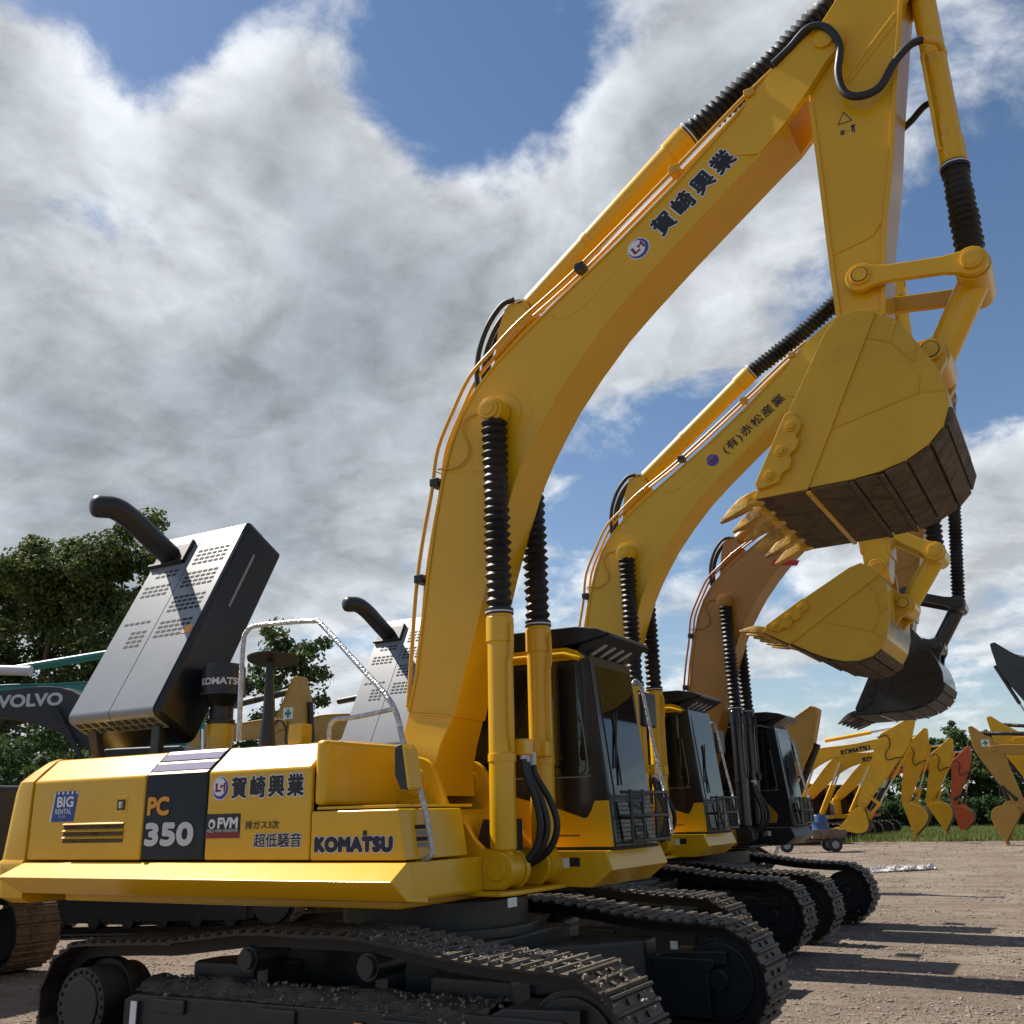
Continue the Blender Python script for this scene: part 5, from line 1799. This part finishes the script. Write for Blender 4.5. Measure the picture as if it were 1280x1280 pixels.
GT = 'broadleaf trees behind the left machines'
lab = 'dense dark green broadleaf tree behind the charcoal and teal booms'
tree(lab, at_px(28, 43), 12.6, 3.4, 26000, .105, M_leaf, 1, group=GT)
tree(lab, at_px(100, 42), 13.2, 3.3, 26000, .105, M_leaf, 2, group=GT)
tree(lab, at_px(168, 44), 12.9, 3.2, 24000, .105, M_leaf, 3, group=GT)
tree(lab, at_px(-30, 47), 13.5, 3.6, 18000, .11, M_leaf, 4, group=GT)
tree(lab, at_px(215, 50), 11.0, 3.0, 14000, .11, M_leaf, 5, group=GT)
tree('loose tree seen through the hand rails', at_px(338, 40), 9.2, 1.9, 6500, .12, M_leaf2, 6)
for k, (px_, dd, hh, rr_) in enumerate(((-20, 33, 5.0, 2.2), (35, 34, 5.0, 2.3), (85, 33, 5.2, 2.2), (135, 35, 4.6, 2.1))):
    sr = random.Random(40 + k)
    x, y, z = at_px(px_, dd)
    root = thing('bush', 'leafy undergrowth bush at the foot of the dark trees', 'bush', (x, y, 0), 0, 'bushes below the trees')
    cs = [((sr.uniform(-rr_, rr_), sr.uniform(-1, 1), sr.uniform(.4, hh - .8)), sr.uniform(.5, .95)) for _ in range(26)]
    new_obj('foliage', leaves(cs, 6500, .12, sr), root, M_leaf2 if k % 2 else M_leaf3)
    part('stem', tube([(0, 0, 0), (.1, 0, hh * .6)], .06, 6), M_bark, root, 40)
GRT = 'slender trees beyond the grass'
for k, (px_, dd, hh) in enumerate(((1178, 84, 5.6), (1190, 86, 6.6), (1204, 85, 7.2), (1216, 88, 7.6), (1228, 86, 7.2), (1240, 87, 6.6), (1254, 84, 6.2), (1272, 86, 6.6), (1150, 92, 5.6), (1120, 96, 5.0), (1290, 90, 6.8), (1090, 98, 4.8))):
    tree('slender pale green tree beyond the grass', at_px(px_, dd), hh, 1.5, 3600, .15, M_leaf2, 60 + k, .12, GRT)
GHG = 'hedge sections beyond the grass'
for k in range(9):
    sr = random.Random(90 + k)
    x, y, z = at_px(1095 + k * 26, 78)
    root = thing('hedge', 'low dark hedge section beyond the grass', 'hedge', (x, y, 0), R(29), GHG)
    cs = [((sr.uniform(-1.1, 1.1), sr.uniform(-.5, .5), sr.uniform(.3, 1.9)), sr.uniform(.35, .6)) for _ in range(22)]
    new_obj('foliage', leaves(cs, 3200, .11, sr), root, M_leaf3)
    part('stem', tube([(0, 0, 0), (0, 0, .9)], .05, 6), M_bark, root, 40)

# grass strip beyond the dirt
fm = bpy.data.meshes.new('field')
fx = [(-40, 56), (40, 78), (70, 300), (-140, 300)]
edge = [(x_, 58 + 3.0 * noise.fractal(Vector((x_ * .35, 2.2, 0)), 1.0, 2.0, 4)) for x_ in [-60 + .5 * k for k in range(201)]]
fv = [(x_, y_, .03) for x_, y_ in edge] + [(x_ * 2.2, 300, .03) for x_, y_ in edge]
fm.from_pydata(fv, [], [(k, k + 1, k + 202, k + 201) for k in range(200)])
fo = new_obj('field', fm, None, mat('field_soil', (.10, .115, .035), .95, var=.45, vscale=.6, dirt=.8, dirt_col=(.17, .125, .085), dscale=.35, dlo=.48, dhi=.66))
fo['kind'] = 'structure'
fo['label'] = 'rough green field beyond the yard'
rs = random.Random(5)
vv, ff = [], []
n = 0
while n < 36000:
    dd = 54 + 28 * rs.random() ** 1.2
    x, y, z = at_px(rs.uniform(1020, 1300), dd)
    if noise.noise(Vector((x * .4, y * .25, 7))) < rs.uniform(-.6, .1) + 1.0 * max(0, (67 - dd) / 13) * rs.random():
        continue
    hh = rs.uniform(.12, .42)
    a = rs.uniform(0, 6.28)
    w_ = .02
    o = len(vv)
    lx, ly = rs.uniform(-.12, .12), rs.uniform(-.12, .12)
    vv += [(x - w_ * math.cos(a), y - w_ * math.sin(a), 0), (x + w_ * math.cos(a), y + w_ * math.sin(a), 0), (x + lx, y + ly, hh)]
    ff.append((o, o + 1, o + 2))
    n += 1
me = bpy.data.meshes.new('grass')
me.from_pydata(vv, [], ff)
go = new_obj('grass', me, None, M_grassm)
go['kind'] = 'stuff'
go['label'] = 'rough yellow green grass growing along the edge of the yard'
go['category'] = 'grass'

# ------------------------------------------------------------------ small things in the yard
c0 = Vector(at_px(1012, 43.5))
cart = thing('cargo_tricycle', 'small rusty three wheeled cargo cart parked under the yellow bucket', 'tricycle', c0, R(28))
part('cargo_bed', box(-.1, 1.25, -.45, .45, .52, .60), M_rust, cart, 30, .02)
for y in (-.45, .41):
    part('bed_side', box(-.1, 1.25, y, y + .04, .60, .86), M_rust, cart, 30, .01)
part('bed_end', box(1.21, 1.25, -.41, .41, .60, .86), M_rust, cart, 30, .01)
part('frame', tube([(-.9, 0, .45), (-.4, 0, .40), (0, 0, .45), (.9, 0, .45)], .05, 8), M_rust, cart, 40)
part('fork', tube([(-1.05, 0, .28), (-.92, 0, .62), (-.82, 0, 1.0)], .035, 8), M_rust, cart, 40)
part('handlebar', tube([(-.75, -.32, 1.05), (-.82, 0, 1.0), (-.75, .32, 1.05)], .022, 8), M_black, cart, 40)
part('seat', box(-.55, -.15, -.18, .18, .62, .74), M_black, cart, 30, .04)
part('headlamp', tube([(-.95, 0, .85), (-.86, 0, .85)], .08, 12), M_pale, cart, 40)
part('fairing', prism([(-1.0, .5), (-.95, .95), (-.86, .95), (-.82, .45)], -.16, .16), M_rust, cart, 30, .02)
for x, y in ((-1.07, 0), (.75, -.5), (.75, .5)):
    bm = bmesh.new()
    add_disc_y(bm, x, .28, .28, y - .06, y + .06, 24)
    wh = part('wheel', bm, M_tyre, cart, 40, .03)
    bm = bmesh.new()
    add_disc_y(bm, x, .28, .15, y - .068, y + .068, 20)
    part('rim', bm, M_gasket, wh, 40, .01)
bx_, by_ = c0.x + .35 * math.cos(R(28)), c0.y + .35 * math.sin(R(28))
brl = bmesh.new()
add_tube(brl, [(0, 0, 0), (0, 0, .03), (0, 0, .2), (0, 0, .23), (0, 0, .26), (0, 0, .52), (0, 0, .55), (0, 0, .58), (0, 0, .78), (0, 0, .82)], .3, 24, radii=[.27, .30, .31, .325, .31, .31, .325, .31, .30, .27])
br = thing('barrel', 'blue plastic barrel standing on the rusty cargo cart', 'barrel', (bx_, by_, .605), 0)
part('drum', brl, M_barrel, br, 40)
part('lid', tube([(0, 0, .815), (0, 0, .85)], .25, 20), M_barrel, br, 40, .01)

rs = random.Random(77)
a0, a1 = Vector(at_px(1080, 30)), Vector(at_px(1158, 31.5))
sv, sf = [], []
NX, NY = 60, 14
for j in range(NY + 1):
    for i in range(NX + 1):
        t = i / NX
        c = a0.lerp(a1, t)
        w_ = .22 + .16 * noise.noise(Vector((t * 6, 0, 4)))
        s = (j / NY - .5) * 2
        x = c.x - .3 * s * w_ + .06 * noise.noise(Vector((t * 9, s, 1)))
        y = c.y + s * w_ + .1 * noise.noise(Vector((t * 9, s, 8)))
        z = .02 + max(0, (1 - s * s)) * (.07 + .12 * noise.noise(Vector((t * 9, s * 1.5, 2)))) + .05 * noise.noise(Vector((t * 30, s * 4, 2)))
        sv.append((x, y, max(.004, z)))
for j in range(NY):
    for i in range(NX):
        o = j * (NX + 1) + i
        sf.append((o, o + 1, o + NX + 2, o + NX + 1))
me = bpy.data.meshes.new('plastic_sheet')
me.from_pydata(sv, [], sf)
sh = new_obj('plastic_sheet', me, None, M_sheet)
tag(sh, 'crumpled white plastic sheet lying on the brown soil', 'plastic sheet')
sh.modifiers.new('thickness', 'SOLIDIFY').thickness = .01
